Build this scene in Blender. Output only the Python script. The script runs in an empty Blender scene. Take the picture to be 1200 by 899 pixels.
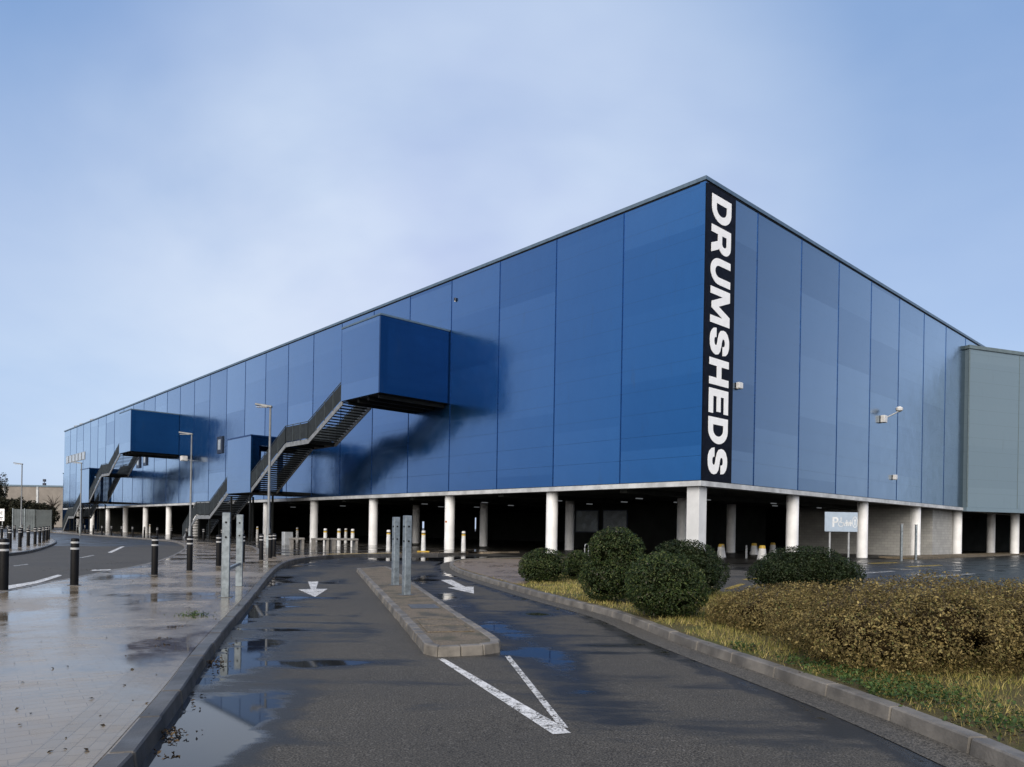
import bpy, bmesh, math, random
import numpy as np
from mathutils import Vector, noise as mnoise
random.seed(7); RNG = np.random.default_rng(11)
scene = bpy.context.scene
COL = scene.collection
R = math.radians

# ------------------------------------------------------------------ camera
H = 1.6
F, PX, PY, ROLL = 852.0, 600.0, 620.3, R(0.98)      # focal length / principal point, in pixels of the 1200 px wide photograph
XC, YC, ANG = 9.321, 36.117, R(42.51)               # near corner of the warehouse and its turn
cam = bpy.data.cameras.new('camera'); camo = bpy.data.objects.new('camera', cam); COL.objects.link(camo)
cam.sensor_width = 36.0; cam.lens = 36.0 * F / 1200.0
cam.shift_x = 0.0; cam.shift_y = (PY - 449.5) / 1200.0
cam.clip_end = 5000; cam.clip_start = 0.05
camo.location = (0, 0, H); camo.rotation_euler = (R(90), -ROLL, 0)
scene.camera = camo
cr, sr = math.cos(ROLL), math.sin(ROLL)
ca, sa = math.cos(ANG), math.sin(ANG)

def G(px, py, z=0.0):
    """A point of the ground (height z) surveyed from the photograph."""
    u = (px - PX) / F; v = (PY - py) / F
    d = (u * cr - v * sr, 1.0, u * sr + v * cr)
    k = (z - H) / d[2]
    return (d[0] * k, d[1] * k)
def GP(pts, z=0.0): return [G(x, y, z) for x, y in pts]
def world(x, y): return (XC + x * ca - y * sa, YC + x * sa + y * ca)
def local(X, Y):
    dx, dy = X - XC, Y - YC
    return (dx * ca + dy * sa, -dx * sa + dy * ca)

# ------------------------------------------------------------------ node helpers
class NT:
    def __init__(s, m):
        m.use_nodes = True
        s.t = m.node_tree; s.n = s.t.nodes; s.l = s.t.links; s.n.clear()
    def add(s, typ, **kw):
        n = s.n.new(typ)
        for k, v in kw.items(): setattr(n, k, v)
        return n
    def put(s, inp, v):
        if hasattr(v, 'is_linked') or isinstance(v, bpy.types.NodeSocket): s.l.new(v, inp)
        else: inp.default_value = v
    def math(s, op, a, b=None, c=None, clamp=False):
        n = s.add('ShaderNodeMath', operation=op, use_clamp=clamp)
        s.put(n.inputs[0], a)
        if b is not None: s.put(n.inputs[1], b)
        if c is not None: s.put(n.inputs[2], c)
        return n.outputs[0]
    def mix(s, f, a, b):
        n = s.add('ShaderNodeMix', data_type='RGBA')
        s.put(n.inputs[0], f); s.put(n.inputs[6], a); s.put(n.inputs[7], b)
        return n.outputs[2]
    def noise(s, vec, scale, detail=4, rough=.55, out=0, dist=0):
        n = s.add('ShaderNodeTexNoise')
        if vec is not None: s.l.new(vec, n.inputs['Vector'])
        n.inputs['Scale'].default_value = scale; n.inputs['Detail'].default_value = detail
        n.inputs['Roughness'].default_value = rough; n.inputs['Distortion'].default_value = dist
        return n.outputs[out]
    def ramp(s, f, lo, hi, a=0.0, b=1.0):
        n = s.add('ShaderNodeMapRange', interpolation_type='SMOOTHSTEP')
        s.put(n.inputs[0], f)
        for i, v in zip((1, 2, 3, 4), (lo, hi, a, b)): s.put(n.inputs[i], v)
        return n.outputs[0]
    def coord(s, k='Object'):
        return s.add('ShaderNodeTexCoord').outputs[k]
    def sep(s, v):
        n = s.add('ShaderNodeSeparateXYZ'); s.l.new(v, n.inputs[0]); return n.outputs
    def comb(s, x, y, z=0.0):
        n = s.add('ShaderNodeCombineXYZ'); s.put(n.inputs[0], x); s.put(n.inputs[1], y); s.put(n.inputs[2], z); return n.outputs[0]
    def bump(s, h, strength=.3, dist=.01, normal=None):
        n = s.add('ShaderNodeBump'); s.put(n.inputs['Strength'], strength)
        n.inputs['Distance'].default_value = dist; s.put(n.inputs['Height'], h)
        if normal is not None: s.l.new(normal, n.inputs['Normal'])
        return n.outputs[0]
    def principled(s, base, rough=.5, metal=0.0, spec=.5, normal=None, ior=1.5):
        n = s.add('ShaderNodeBsdfPrincipled')
        s.put(n.inputs['Base Color'], base); s.put(n.inputs['Roughness'], rough)
        s.put(n.inputs['Metallic'], metal); s.put(n.inputs['Specular IOR Level'], spec); n.inputs['IOR'].default_value = ior
        if normal is not None: s.l.new(normal, n.inputs['Normal'])
        return n.outputs[0]
    def out(s, sh):
        o = s.add('ShaderNodeOutputMaterial'); s.l.new(sh, o.inputs[0])

def c4(c): return (c[0], c[1], c[2], 1.0)
def newmat(name):
    m = bpy.data.materials.new(name); return m, NT(m)

def simple(name, col, rough=.5, metal=0.0, spec=.5, var=.18, scale=3.0, bump=0.0, bscale=40.0, dark=None, coord='Object'):
    """A surface with gentle wear: large noise shifts the colour, fine noise the relief."""
    m, t = newmat(name)
    v = t.coord(coord)
    n1 = t.noise(v, scale, 6, .6)
    lo = c4([c * (1 - var) for c in col]) if dark is None else c4(dark)
    hi = c4([min(1, c * (1 + var * .6)) for c in col])
    base = t.mix(t.ramp(n1, .3, .7), lo, hi)
    rg = t.ramp(t.noise(v, scale * 2.3, 4), .3, .7, max(0, rough - .08), min(1, rough + .08))
    nb = t.bump(t.noise(v, bscale, 5), bump, .01) if bump else None
    t.out(t.principled(base, rg, metal, spec, nb)); return m

M = {}
BLUE_LO, BLUE_HI = (.010, .080, .235), (.019, .115, .310)
def clad(name, axis, lo, hi, pw=5.12, row=1.22, gloss=1.0, power=2.5, rough=.17, metal=.93, offset=0.0, tint=(.87, .96, 1.0)):
    """Coated steel cladding: panels faded by different amounts, fine horizontal joints, a lacquer that mirrors at grazing angles."""
    m, t = newmat(name)
    v = t.coord(); x, y, z = t.sep(v)
    u = {'x': x, 'y': y}[axis]
    pu = t.math('DIVIDE', t.math('SUBTRACT', u, offset), pw)
    pz = t.math('DIVIDE', t.math('SUBTRACT', z, 4.2), row)
    i = t.math('FLOOR', pu)
    wn1 = t.add('ShaderNodeTexWhiteNoise', noise_dimensions='1D'); t.l.new(i, wn1.inputs['W'])
    j = t.math('FLOOR', t.math('ADD', t.math('DIVIDE', pz, 3.0), t.math('MULTIPLY', wn1.outputs[0], .9)))
    wn = t.add('ShaderNodeTexWhiteNoise', noise_dimensions='2D'); t.l.new(t.comb(i, j), wn.inputs['Vector'])
    big = t.noise(v, .09, 3)
    streak = t.noise(t.comb(t.math('MULTIPLY', u, 2.2), t.math('MULTIPLY', z, .12)), 1.0, 5, .6)
    f = t.math('ADD', t.math('MULTIPLY', wn.outputs[0], .55), t.math('MULTIPLY', big, .42))
    f = t.math('ADD', f, t.math('MULTIPLY', streak, .22), clamp=True)
    base = t.mix(f, c4(lo), c4(hi))
    fz = t.math('FRACT', pz)
    line = t.math('SUBTRACT', 1.0, t.ramp(fz, .006, .022))
    base = t.mix(t.math('MULTIPLY', line, .55), base, c4([c * .5 for c in lo]))
    dirt = t.ramp(t.noise(t.comb(t.math('MULTIPLY', u, 1.5), t.math('MULTIPLY', z, .25)), 1.3, 6, .65), .58, .8)
    base = t.mix(t.math('MULTIPLY', dirt, .25), base, c4((.05, .06, .07)))
    # every panel hangs a hair out of true
    tilt = t.add('ShaderNodeVectorMath', operation='SUBTRACT'); t.l.new(wn.outputs[1], tilt.inputs[0]); tilt.inputs[1].default_value = (.5, .5, .5)
    ts = t.add('ShaderNodeVectorMath', operation='SCALE'); t.l.new(tilt.outputs[0], ts.inputs[0]); ts.inputs['Scale'].default_value = .014
    geo = t.add('ShaderNodeNewGeometry')
    ad = t.add('ShaderNodeVectorMath', operation='ADD'); t.l.new(geo.outputs['Normal'], ad.inputs[0]); t.l.new(ts.outputs[0], ad.inputs[1])
    nr = t.add('ShaderNodeVectorMath', operation='NORMALIZE'); t.l.new(ad.outputs[0], nr.inputs[0])
    hgt = t.math('ADD', t.math('MULTIPLY', t.noise(v, .55, 2), 1.0), t.math('MULTIPLY', line, -.08))
    nb = t.bump(hgt, .35, .045, nr.outputs[0])
    d = t.principled(base, .24 if metal else .5, metal, .08, nb)
    g = t.add('ShaderNodeBsdfGlossy'); g.inputs['Color'].default_value = c4(tint)
    t.put(g.inputs['Roughness'], t.ramp(t.noise(v, .8, 5), .3, .7, rough * .75, rough * 1.3)); t.l.new(nb, g.inputs['Normal'])
    lw = t.add('ShaderNodeLayerWeight'); lw.inputs[0].default_value = .5
    fr = t.math('MULTIPLY', t.math('POWER', lw.outputs['Facing'], power), t.math('MULTIPLY', t.math('ADD', t.math('MULTIPLY', wn.outputs[0], .34), .90), gloss), clamp=True)
    mx = t.add('ShaderNodeMixShader'); t.l.new(fr, mx.inputs[0]); t.l.new(d, mx.inputs[1]); t.l.new(g.outputs[0], mx.inputs[2])
    t.out(mx.outputs[0]); return m

M['clad_y'] = clad('blue cladding along the long side', 'y', BLUE_LO, BLUE_HI, gloss=.95, power=2.45)
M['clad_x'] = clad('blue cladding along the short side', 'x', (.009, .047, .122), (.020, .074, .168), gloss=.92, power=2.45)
M['clad_box_shade'] = clad('shaded blue cladding of the stair boxes', 'x', (.005, .034, .105), (.010, .050, .140), gloss=.45, power=3.2)  # same blue made darker; shade on the box sides is in the colour
M['clad_grey'] = clad('grey green cladding', 'x', (.130, .186, .236), (.155, .215, .264), pw=6.2, gloss=.35, power=3.0, rough=.4, metal=0.0)
M['joint'] = simple('panel joint strip', (.010, .050, .160), .3, metal=.85)
M['joint_grey'] = simple('grey joint strip', (.11, .15, .165), .5)
M['cap'] = simple('roof edge flashing', (.10, .15, .20), .35, metal=.4)
M['shadow_gap'] = simple('dark gap seal', (.01, .013, .018), .7)
M['concrete'] = simple('painted concrete beam', (.46, .48, .50), .6, var=.3, scale=1.1, bump=.25, bscale=14)
M['column'] = simple('white column paint', (.82, .83, .84), .5, var=.12, scale=.9, bump=.12, bscale=20)
M['pier'] = simple('toned down white pier paint', (.60, .615, .63), .55, var=.12, scale=.9, bump=.12, bscale=20)  # column white darkened to hold back the bright sun on the pier
M['faded'] = simple('faded white print', (.60, .63, .66), .5)
M['box_white'] = simple('off white box plastic', (.60, .61, .62), .5)
M['black_sign'] = simple('black sign face', (.003, .004, .010), .6, spec=.12, var=.3)
M['white'] = simple('white paint', (.88, .89, .90), .45, var=.05)
M['yellow'] = simple('yellow band', (.50, .33, .04), .5)
M['black'] = simple('black bollard paint', (.004, .004, .005), .5, spec=.16, var=.4, scale=6)
M['band'] = simple('white reflective band', (.46, .47, .48), .4, var=.25, scale=9)
M['galv'] = simple('galvanised steel', (.24, .28, .31), .42, metal=.55, var=.35, scale=7, bump=.08, bscale=60)
M['steel_grey'] = simple('grey painted steel', (.34, .36, .38), .45, metal=.2, var=.2)
M['lamp_grey'] = simple('lamp post paint', (.15, .16, .17), .45, metal=.2, var=.2)
M['stringer'] = simple('pale stair stringer', (.22, .23, .24), .5, metal=.3, var=.25)
M['tread'] = simple('dark steel tread', (.008, .009, .009), .6, spec=.2)
M['guard'] = simple('dark mesh guard panel', (.018, .022, .023), .6, spec=.25, var=.3, scale=2)
M['dark'] = simple('undercroft wall darkened for shade', (.010, .012, .011), .8, spec=.2, var=.4, scale=.4)  # near-black colour carries the deep shade of the undercroft
M['soffit'] = simple('soffit boards darkened for shade', (.030, .033, .030), .8, spec=.2, var=.3, scale=.5)  # grey boards darkened; shade under the building is in the colour
M['roof'] = simple('roof membrane', (.20, .21, .22), .8)
M['bench'] = simple('weathered bench concrete', (.20, .19, .175), .6, var=.35, scale=4, bump=.3, bscale=30)
M['sign_blue'] = simple('pale sign face', (.34, .42, .52), .35, var=.08)
M['tan_wall'] = simple('buff brickwork', (.22, .20, .18), .8, var=.2, scale=.3)
M['hoard'] = simple('dark grey hoarding', (.045, .058, .064), .6, var=.25, scale=.5)
M['hoard2'] = simple('grey steel sheet fence', (.085, .105, .115), .5, var=.3, scale=.7)
M['bark'] = simple('bark', (.045, .034, .026), .9, var=.4, scale=9, bump=.6)
M['glass'] = simple('window glass', (.30, .34, .38), .12, spec=.8, var=.2)
M['glass_pale'] = simple('pale reflecting glass', (.38, .42, .46), .15, var=.2)
M['pale_blind'] = simple('pale blind behind glass', (.10, .115, .105), .3, var=.2, scale=.8)
M['frame'] = simple('dark window frame', (.012, .02, .045), .45)
M['lens'] = simple('lamp lens', (.7, .7, .68), .3)
M['sticker'] = simple('orange sticker', (.45, .16, .05), .5)
M['plate'] = simple('cover plate', (.11, .115, .12), .45, metal=.3, var=.3, scale=14, bump=.4, bscale=90)
m, t = newmat('ceiling lamp glow'); e = t.add('ShaderNodeEmission'); e.inputs[0].default_value = (.9, .95, 1, 1); e.inputs[1].default_value = .09; t.out(e.outputs[0]); M['lampglow'] = m

# concrete block wall
m, t = newmat('concrete blockwork')
v = t.coord(); x, y, z = t.sep(v)
bk = t.add('ShaderNodeTexBrick'); t.l.new(t.comb(t.math('ADD', x, y), z), bk.inputs['Vector'])
bk.inputs['Scale'].default_value = 1.0; bk.inputs['Brick Width'].default_value = .45; bk.inputs['Row Height'].default_value = .225; bk.inputs['Mortar Size'].default_value = .008
bk.inputs['Color1'].default_value = (.33, .335, .33, 1); bk.inputs['Color2'].default_value = (.40, .40, .39, 1); bk.inputs['Mortar'].default_value = (.22, .22, .21, 1)
dr = t.ramp(t.noise(v, .9, 5), .35, .7)
t.out(t.principled(t.mix(t.math('MULTIPLY', dr, .3), bk.outputs[0], (.2, .2, .19, 1)), .8, 0, .3, t.bump(bk.outputs[1], -.4, .01))); M['block'] = m

# wet asphalt: the mesh carries how much water lies there ("wet"), noise breaks up its edge
def asphalt(name, base=.050, use_attr=True, level=.25):
    m, t = newmat(name)
    v = t.coord()
    if use_attr:
        a = t.add('ShaderNodeAttribute', attribute_name='wet'); w = a.outputs['Fac']
    else: w = level
    n_big = t.noise(v, .55, 5, .6, dist=.4); mpn = t.add('ShaderNodeMapping'); t.l.new(v, mpn.inputs[0]); mpn.inputs['Scale'].default_value = (1.0, 3.2, 1.0); n_mid = t.noise(mpn.outputs[0], 1.1, 6, .62, dist=.3)
    wet = t.math('ADD', w, t.math('ADD', t.math('MULTIPLY', t.math('SUBTRACT', n_big, .5), .85), t.math('MULTIPLY', t.math('SUBTRACT', n_mid, .5), .75)))
    damp = t.ramp(wet, .28, .60); pud = t.ramp(wet, .64, .84)
    vo = t.add('ShaderNodeTexVoronoi'); t.l.new(v, vo.inputs['Vector']); vo.inputs['Scale'].default_value = 62
    agg = t.noise(v, 64, 4, .8)
    st = t.ramp(agg, .43, .60)
    bare = t.mix(st, c4([base * .42, base * .39, base * .34]), c4([base * 1.75, base * 1.62, base * 1.40]))
    chip = t.ramp(vo.outputs['Color'], .80, .92)
    bare = t.mix(t.math('MULTIPLY', chip, .55), bare, (.19, .18, .165, 1))
    tyre = t.ramp(t.noise(v, .35, 4), .35, .68)
    bare = t.mix(t.math('MULTIPLY', tyre, .35), bare, c4([base * .6] * 3))
    crk = t.noise(v, .33, 8, .7, dist=.5); crack = t.math('SUBTRACT', 1.0, t.ramp(t.math('ABSOLUTE', t.math('SUBTRACT', crk, .5)), .0008, .0022))
    bare = t.mix(t.math('MULTIPLY', crack, .6), bare, (.012, .011, .010, 1))
    col = t.mix(damp, bare, c4([base * .30, base * .295, base * .28]))
    col = t.mix(pud, col, c4([base * .22, base * .24, base * .27]))
    rg = t.math('ADD', t.math('MULTIPLY', damp, -.34), .66)
    rg = t.math('MAXIMUM', t.math('SUBTRACT', rg, t.math('MULTIPLY', pud, .33)), .02)
    hb = t.math('ADD', agg, t.math('MULTIPLY', vo.outputs['Distance'], .6))
    nb = t.bump(hb, t.math('SUBTRACT', .75, t.math('ADD', t.math('MULTIPLY', damp, .35), t.math('MULTIPLY', pud, .395))), .006)
    t.out(t.principled(col, rg, 0, t.math('ADD', t.math('MULTIPLY', pud, .30), .24), nb, ior=1.4)); return m
M['asphalt'] = asphalt('wet asphalt', .072)
M['asphalt_far'] = asphalt('distant wet asphalt', .06, False, .42)
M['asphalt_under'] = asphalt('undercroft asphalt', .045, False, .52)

M['gutter'] = asphalt('worn gutter asphalt', .085, False, .16)
# wet block paving
def paving(name, ang, c1, c2, mort, wet_bias=.0, uv=False, bw=.2, bh=.1):
    m, t = newmat(name)
    v = t.coord()
    if uv: pv = t.coord('UV')
    else:
        mp = t.add('ShaderNodeMapping'); t.l.new(v, mp.inputs[0]); mp.inputs['Rotation'].default_value = (0, 0, ang); pv = mp.outputs[0]
    bk = t.add('ShaderNodeTexBrick'); t.l.new(pv, bk.inputs['Vector']); bk.inputs['Scale'].default_value = 1
    bk.inputs['Brick Width'].default_value = bw; bk.inputs['Row Height'].default_value = bh; bk.inputs['Mortar Size'].default_value = .004; bk.inputs['Mortar Smooth'].default_value = .5
    bk.inputs['Color1'].default_value = c4(c1); bk.inputs['Color2'].default_value = c4(c2); bk.inputs['Mortar'].default_value = c4(mort)
    big = t.noise(v, .5, 6, .62, dist=.5); mid = t.noise(v, 3.2, 5, .6)
    col = t.mix(t.math('MULTIPLY', t.ramp(big, .35, .7), .5), bk.outputs[0], c4([a * .62 for a in c1]))
    col = t.mix(t.math('MULTIPLY', t.ramp(mid, .55, .75), .45), col, c4((.10, .088, .07)))
    wet = t.math('ADD', t.math('ADD', t.noise(v, .42, 5, .6, dist=.6), t.math('MULTIPLY', t.math('SUBTRACT', mid, .5), .3)), wet_bias)
    damp = t.ramp(wet, .36, .58); pud = t.ramp(wet, .55, .72)
    col = t.mix(t.math('MULTIPLY', damp, .40), col, c4([a * .45 for a in c1]))
    col = t.mix(t.math('MULTIPLY', pud, .75), col, c4([a * .22 for a in c1]))
    rg = t.math('MAXIMUM', t.math('SUBTRACT', .36, t.math('ADD', t.math('MULTIPLY', damp, .19), t.math('MULTIPLY', pud, .15))), .02)
    hb = t.math('ADD', t.math('MULTIPLY', bk.outputs[1], -.8), t.math('MULTIPLY', t.noise(v, 60, 4, .6), .5))
    nb = t.bump(hb, t.math('SUBTRACT', .42, t.math('ADD', t.math('MULTIPLY', damp, .18), t.math('MULTIPLY', pud, .21))), .005)
    t.out(t.principled(col, rg, 0, .5, nb, ior=1.42)); return m
M['paving'] = paving('wet grey block paving', R(-36), (.275, .227, .166), (.232, .190, .140), (.135, .112, .082), .045, bw=.28, bh=.14)
M['paving_edge'] = paving('edging course', 0, (.250, .210, .157), (.208, .174, .131), (.11, .092, .07), .05, uv=True, bw=.2, bh=.1)
M['paving_dark'] = paving('dark wet paving', ANG, (.10, .092, .082), (.075, .07, .062), (.03, .028, .025), .10)
M['paving_tan'] = paving('buff block paving', R(12), (.26, .205, .15), (.20, .16, .12), (.08, .065, .05), -.10)
M['kerb'] = simple('kerb concrete', (.145, .132, .114), .5, var=.5, scale=2.2, bump=.35, bscale=45)
M['kerb_dark'] = simple('wet shaded kerb concrete', (.060, .056, .051), .42, var=.5, scale=1.4, bump=.35, bscale=45)  # wet concrete, darkened further for the shade on the kerb face

# island top: buff surfacing with moss
m, t = newmat('mossy buff surfacing'); v = t.coord()
b1 = t.mix(t.ramp(t.noise(v, 42, 5, .8), .38, .64), (.045, .034, .022, 1), (.26, .205, .135, 1))
b2 = t.mix(t.ramp(t.noise(v, 2.2, 6, .65), .45, .65), b1, (.070, .062, .034, 1))
b2 = t.mix(t.ramp(t.noise(v, 1.1, 5, .6), .58, .7), b2, (.05, .045, .036, 1))
t.out(t.principled(b2, .6, 0, .4, t.bump(t.noise(v, 110, 4, .7), .7, .008))); M['island'] = m
# soil under the verge
m, t = newmat('verge soil'); v = t.coord()
b1 = t.mix(t.ramp(t.noise(v, 30, 5, .7), .3, .7), (.055, .045, .022, 1), (.15, .13, .055, 1))
b2 = t.mix(t.ramp(t.noise(v, 1.6, 5, .6), .5, .68), b1, (.075, .092, .025, 1))
t.out(t.principled(b2, .9, 0, .2, t.bump(t.noise(v, 45, 5, .7), 1.0, .03))); M['soil'] = m
# worn road paint
def paint(name, col, lo, hi):
    m, t = newmat(name); v = t.coord()
    w = t.ramp(t.math('ADD', t.math('MULTIPLY', t.noise(v, 38, 5, .75), .65), t.math('MULTIPLY', t.noise(v, 5, 4, .6), .35)), lo, hi)
    col2 = t.mix(t.ramp(t.noise(v, 9, 4), .3, .7), c4([c * .78 for c in col]), c4(col))
    p = t.principled(col2, .45, 0, .4, t.bump(t.noise(v, 120, 3), .4, .004))
    tr = t.add('ShaderNodeBsdfTransparent'); mx = t.add('ShaderNodeMixShader')
    t.l.new(w, mx.inputs[0]); t.l.new(tr.outputs[0], mx.inputs[1]); t.l.new(p, mx.inputs[2]); t.out(mx.outputs[0]); return m
M['paint'] = paint('worn white road paint', (.72, .72, .71), .40, .52)
M['paint_faint'] = paint('faded white road paint', (.55, .56, .56), .44, .58)
M['paint_worn'] = paint('scuffed white road paint', (.66, .66, .65), .42, .53)
M['paint_yellow'] = paint('faded yellow road paint', (.50, .36, .05), .42, .56)

def leafmat(name, cols, rough=.5, trans=.25):
    m, t = newmat(name)
    g = t.add('ShaderNodeNewGeometry'); rnd = g.outputs['Random Per Island']
    cr_ = t.add('ShaderNodeValToRGB'); t.l.new(rnd, cr_.inputs[0])
    el = cr_.color_ramp.elements
    while len(el) < len(cols): el.new(.5)
    for i, (p, c) in enumerate(cols): el[i].position = p; el[i].color = c4(c)
    cl = t.ramp(t.noise(t.coord(), 5.0, 4), .3, .7, .62, 1.25)
    mu = t.add('ShaderNodeMix', data_type='RGBA', blend_type='MULTIPLY'); mu.inputs[0].default_value = 1
    t.l.new(cr_.outputs[0], mu.inputs[6]); t.l.new(t.comb(cl, cl, cl), mu.inputs[7])
    p = t.principled(mu.outputs[2], rough, 0, .22)
    tl = t.add('ShaderNodeBsdfTranslucent'); t.l.new(mu.outputs[2], tl.inputs[0])
    mx = t.add('ShaderNodeMixShader'); mx.inputs[0].default_value = trans
    t.l.new(p, mx.inputs[1]); t.l.new(tl.outputs[0], mx.inputs[2]); t.out(mx.outputs[0]); return m
M['leaf'] = leafmat('evergreen leaves', [(0, (.013, .027, .009)), (.5, (.029, .052, .016)), (.82, (.075, .100, .028)), (.95, (.095, .105, .040)), (1, (.09, .08, .075))], .5)
M['leaf_dark'] = leafmat('darker evergreen leaves', [(0, (.009, .018, .007)), (.55, (.018, .034, .012)), (.88, (.040, .058, .020)), (1, (.065, .07, .04))], .5)
M['leaf_brown'] = leafmat('brown winter leaves', [(0, (.045, .034, .014)), (.3, (.13, .097, .035)), (.6, (.23, .175, .064)), (.85, (.34, .27, .11)), (1, (.10, .12, .035))], .6)
M['blade'] = leafmat('grass blades', [(0, (.15, .16, .035)), (.35, (.27, .24, .065)), (.6, (.39, .32, .11)), (.85, (.46, .37, .16)), (1, (.13, .18, .035))], .6)
M['weed'] = leafmat('weed leaves', [(0, (.03, .065, .018)), (.6, (.055, .10, .028)), (1, (.10, .14, .04))], .45)
M['litter'] = leafmat('dead leaves', [(0, (.015, .012, .008)), (.6, (.04, .028, .014)), (1, (.11, .07, .03))], .55, .05)
M['far_leaf'] = leafmat('dark distant foliage', [(0, (.012, .014, .009)), (.6, (.024, .027, .015)), (1, (.045, .042, .026))], .7, .1)
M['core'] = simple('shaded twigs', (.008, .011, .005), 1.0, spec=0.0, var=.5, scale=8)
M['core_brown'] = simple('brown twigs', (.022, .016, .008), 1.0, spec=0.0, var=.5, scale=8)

# ------------------------------------------------------------------ mesh helpers
class MB:
    def __init__(s): s.v = []; s.f = []; s.m = []; s.uv = {}
    def face(s, pts, mi=0):
        b = len(s.v); s.v += [tuple(p) for p in pts]; s.f.append(tuple(range(b, b + len(pts)))); s.m.append(mi)
    def box(s, x0, x1, y0, y1, z0, z1, mi=0):
        b = len(s.v)
        s.v += [(x0, y0, z0), (x1, y0, z0), (x1, y1, z0), (x0, y1, z0), (x0, y0, z1), (x1, y0, z1), (x1, y1, z1), (x0, y1, z1)]
        for q in ((0, 3, 2, 1), (4, 5, 6, 7), (0, 1, 5, 4), (1, 2, 6, 5), (2, 3, 7, 6), (3, 0, 4, 7)):
            s.f.append(tuple(b + i for i in q)); s.m.append(mi)
        return s
    def hexa(s, p, mi=0):
        b = len(s.v); s.v += [tuple(q) for q in p]
        for q in ((0, 3, 2, 1), (4, 5, 6, 7), (0, 1, 5, 4), (1, 2, 6, 5), (2, 3, 7, 6), (3, 0, 4, 7)):
            s.f.append(tuple(b + i for i in q)); s.m.append(mi)
        return s
    def lathe(s, prof, x=0, y=0, n=24, mi=0, caps=True):
        b = len(s.v)
        for r, z in prof:
            for k in range(n):
                a = 2 * math.pi * k / n; s.v.append((x + r * math.cos(a), y + r * math.sin(a), z))
        for i in range(len(prof) - 1):
            for k in range(n):
                k2 = (k + 1) % n
                s.f.append((b + i * n + k, b + i * n + k2, b + (i + 1) * n + k2, b + (i + 1) * n + k)); s.m.append(mi)
        if caps:
            s.f.append(tuple(b + k for k in range(n))[::-1]); s.m.append(mi)
            s.f.append(tuple(b + (len(prof) - 1) * n + k for k in range(n))); s.m.append(mi)
        return s
    def tube(s, path, r, n=10, mi=0):
        P = [Vector(p) for p in path]; b = len(s.v); rr = r if isinstance(r, (list, tuple)) else [r] * len(P)
        for i, p in enumerate(P):
            d = (P[min(i + 1, len(P) - 1)] - P[max(i - 1, 0)]).normalized()
            up = Vector((0, 0, 1)) if abs(d.z) < .95 else Vector((1, 0, 0))
            a = d.cross(up).normalized(); c = d.cross(a)
            for k in range(n):
                th = 2 * math.pi * k / n; s.v.append(tuple(p + (a * math.cos(th) + c * math.sin(th)) * rr[i]))
        for i in range(len(P) - 1):
            for k in range(n):
                k2 = (k + 1) % n; s.f.append((b + i * n + k, b + i * n + k2, b + (i + 1) * n + k2, b + (i + 1) * n + k)); s.m.append(mi)
        s.f.append(tuple(b + k for k in range(n))[::-1]); s.m.append(mi); s.f.append(tuple(b + (len(P) - 1) * n + k for k in range(n))); s.m.append(mi)
        return s
    def prism(s, poly, z0, z1, mi=0, mis=None):
        n = len(poly); b = len(s.v)
        ar = sum(poly[i][0] * poly[(i + 1) % n][1] - poly[(i + 1) % n][0] * poly[i][1] for i in range(n))
        if ar < 0: poly = poly[::-1]
        s.v += [(p[0], p[1], z0) for p in poly] + [(p[0], p[1], z1) for p in poly]
        s.f.append(tuple(b + n + i for i in range(n))); s.m.append(mi)
        for i in range(n):
            j = (i + 1) % n; s.f.append((b + i, b + j, b + n + j, b + n + i)); s.m.append(mi if mis is None else mis)
        return s
    def build(s, name, mats, parent=None, smooth=False, bevel=0.0, loc=None, rotz=None, tri=False):
        me = bpy.data.meshes.new(name); me.from_pydata(s.v, [], s.f)
        for m in (mats if isinstance(mats, (list, tuple)) else [mats]): me.materials.append(m)
        me.polygons.foreach_set('material_index', s.m)
        bm = bmesh.new(); bm.from_mesh(me)
        if bevel:
            bmesh.ops.bevel(bm, geom=[e for e in bm.edges], offset=bevel, segments=1, affect='EDGES', clamp_overlap=True)
        bmesh.ops.recalc_face_normals(bm, faces=bm.faces)
        if tri: bmesh.ops.triangulate(bm, faces=[f for f in bm.faces if len(f.verts) > 4])
        bm.to_mesh(me); bm.free()
        if smooth:
            for p in me.polygons: p.use_smooth = True
            me.set_sharp_from_angle(angle=R(38))
        o = bpy.data.objects.new(name, me); COL.objects.link(o)
        if parent is not None: o.parent = parent
        if loc is not None: o.location = loc
        if rotz is not None: o.rotation_euler = (0, 0, rotz)
        return o

def tag(o, label=None, cat=None, group=None, kind=None):
    for k, v in (('label', label), ('category', cat), ('group', group), ('kind', kind)):
        if v: o[k] = v
    return o
def thing(name, label, cat, loc=(0, 0, 0), rotz=0, group=None):
    o = bpy.data.objects.new(name, None); o.empty_display_size = .2; COL.objects.link(o)
    o.location = loc; o.rotation_euler = (0, 0, rotz); return tag(o, label, cat, group)
def dup(root, loc, rotz=None, label=None):
    def cp(o, p):
        c = o.copy(); COL.objects.link(c)
        if p is not None: c.parent = p
        for ch in o.children: cp(ch, c)
        return c
    r = cp(root, None); r.location = loc
    if rotz is not None: r.rotation_euler = (0, 0, rotz)
    if label: r['label'] = label
    return r
def dup_part(o, parent, loc):
    c = o.copy(); COL.objects.link(c); c.parent = parent; c.location = loc
    for ch in o.children:
        d = ch.copy(); COL.objects.link(d); d.parent = c
    return c
def struct(o, label=None): return tag(o, label, None, None, 'structure')
ORD = ['nearest', 'second', 'third', 'fourth', 'fifth', 'sixth', 'seventh', 'eighth', 'ninth', 'tenth', 'eleventh', 'twelfth', 'thirteenth', 'fourteenth',
       'fifteenth', 'sixteenth', 'seventeenth', 'eighteenth', 'nineteenth', 'twentieth', 'twenty-first', 'twenty-second', 'twenty-third', 'twenty-fourth']

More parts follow.
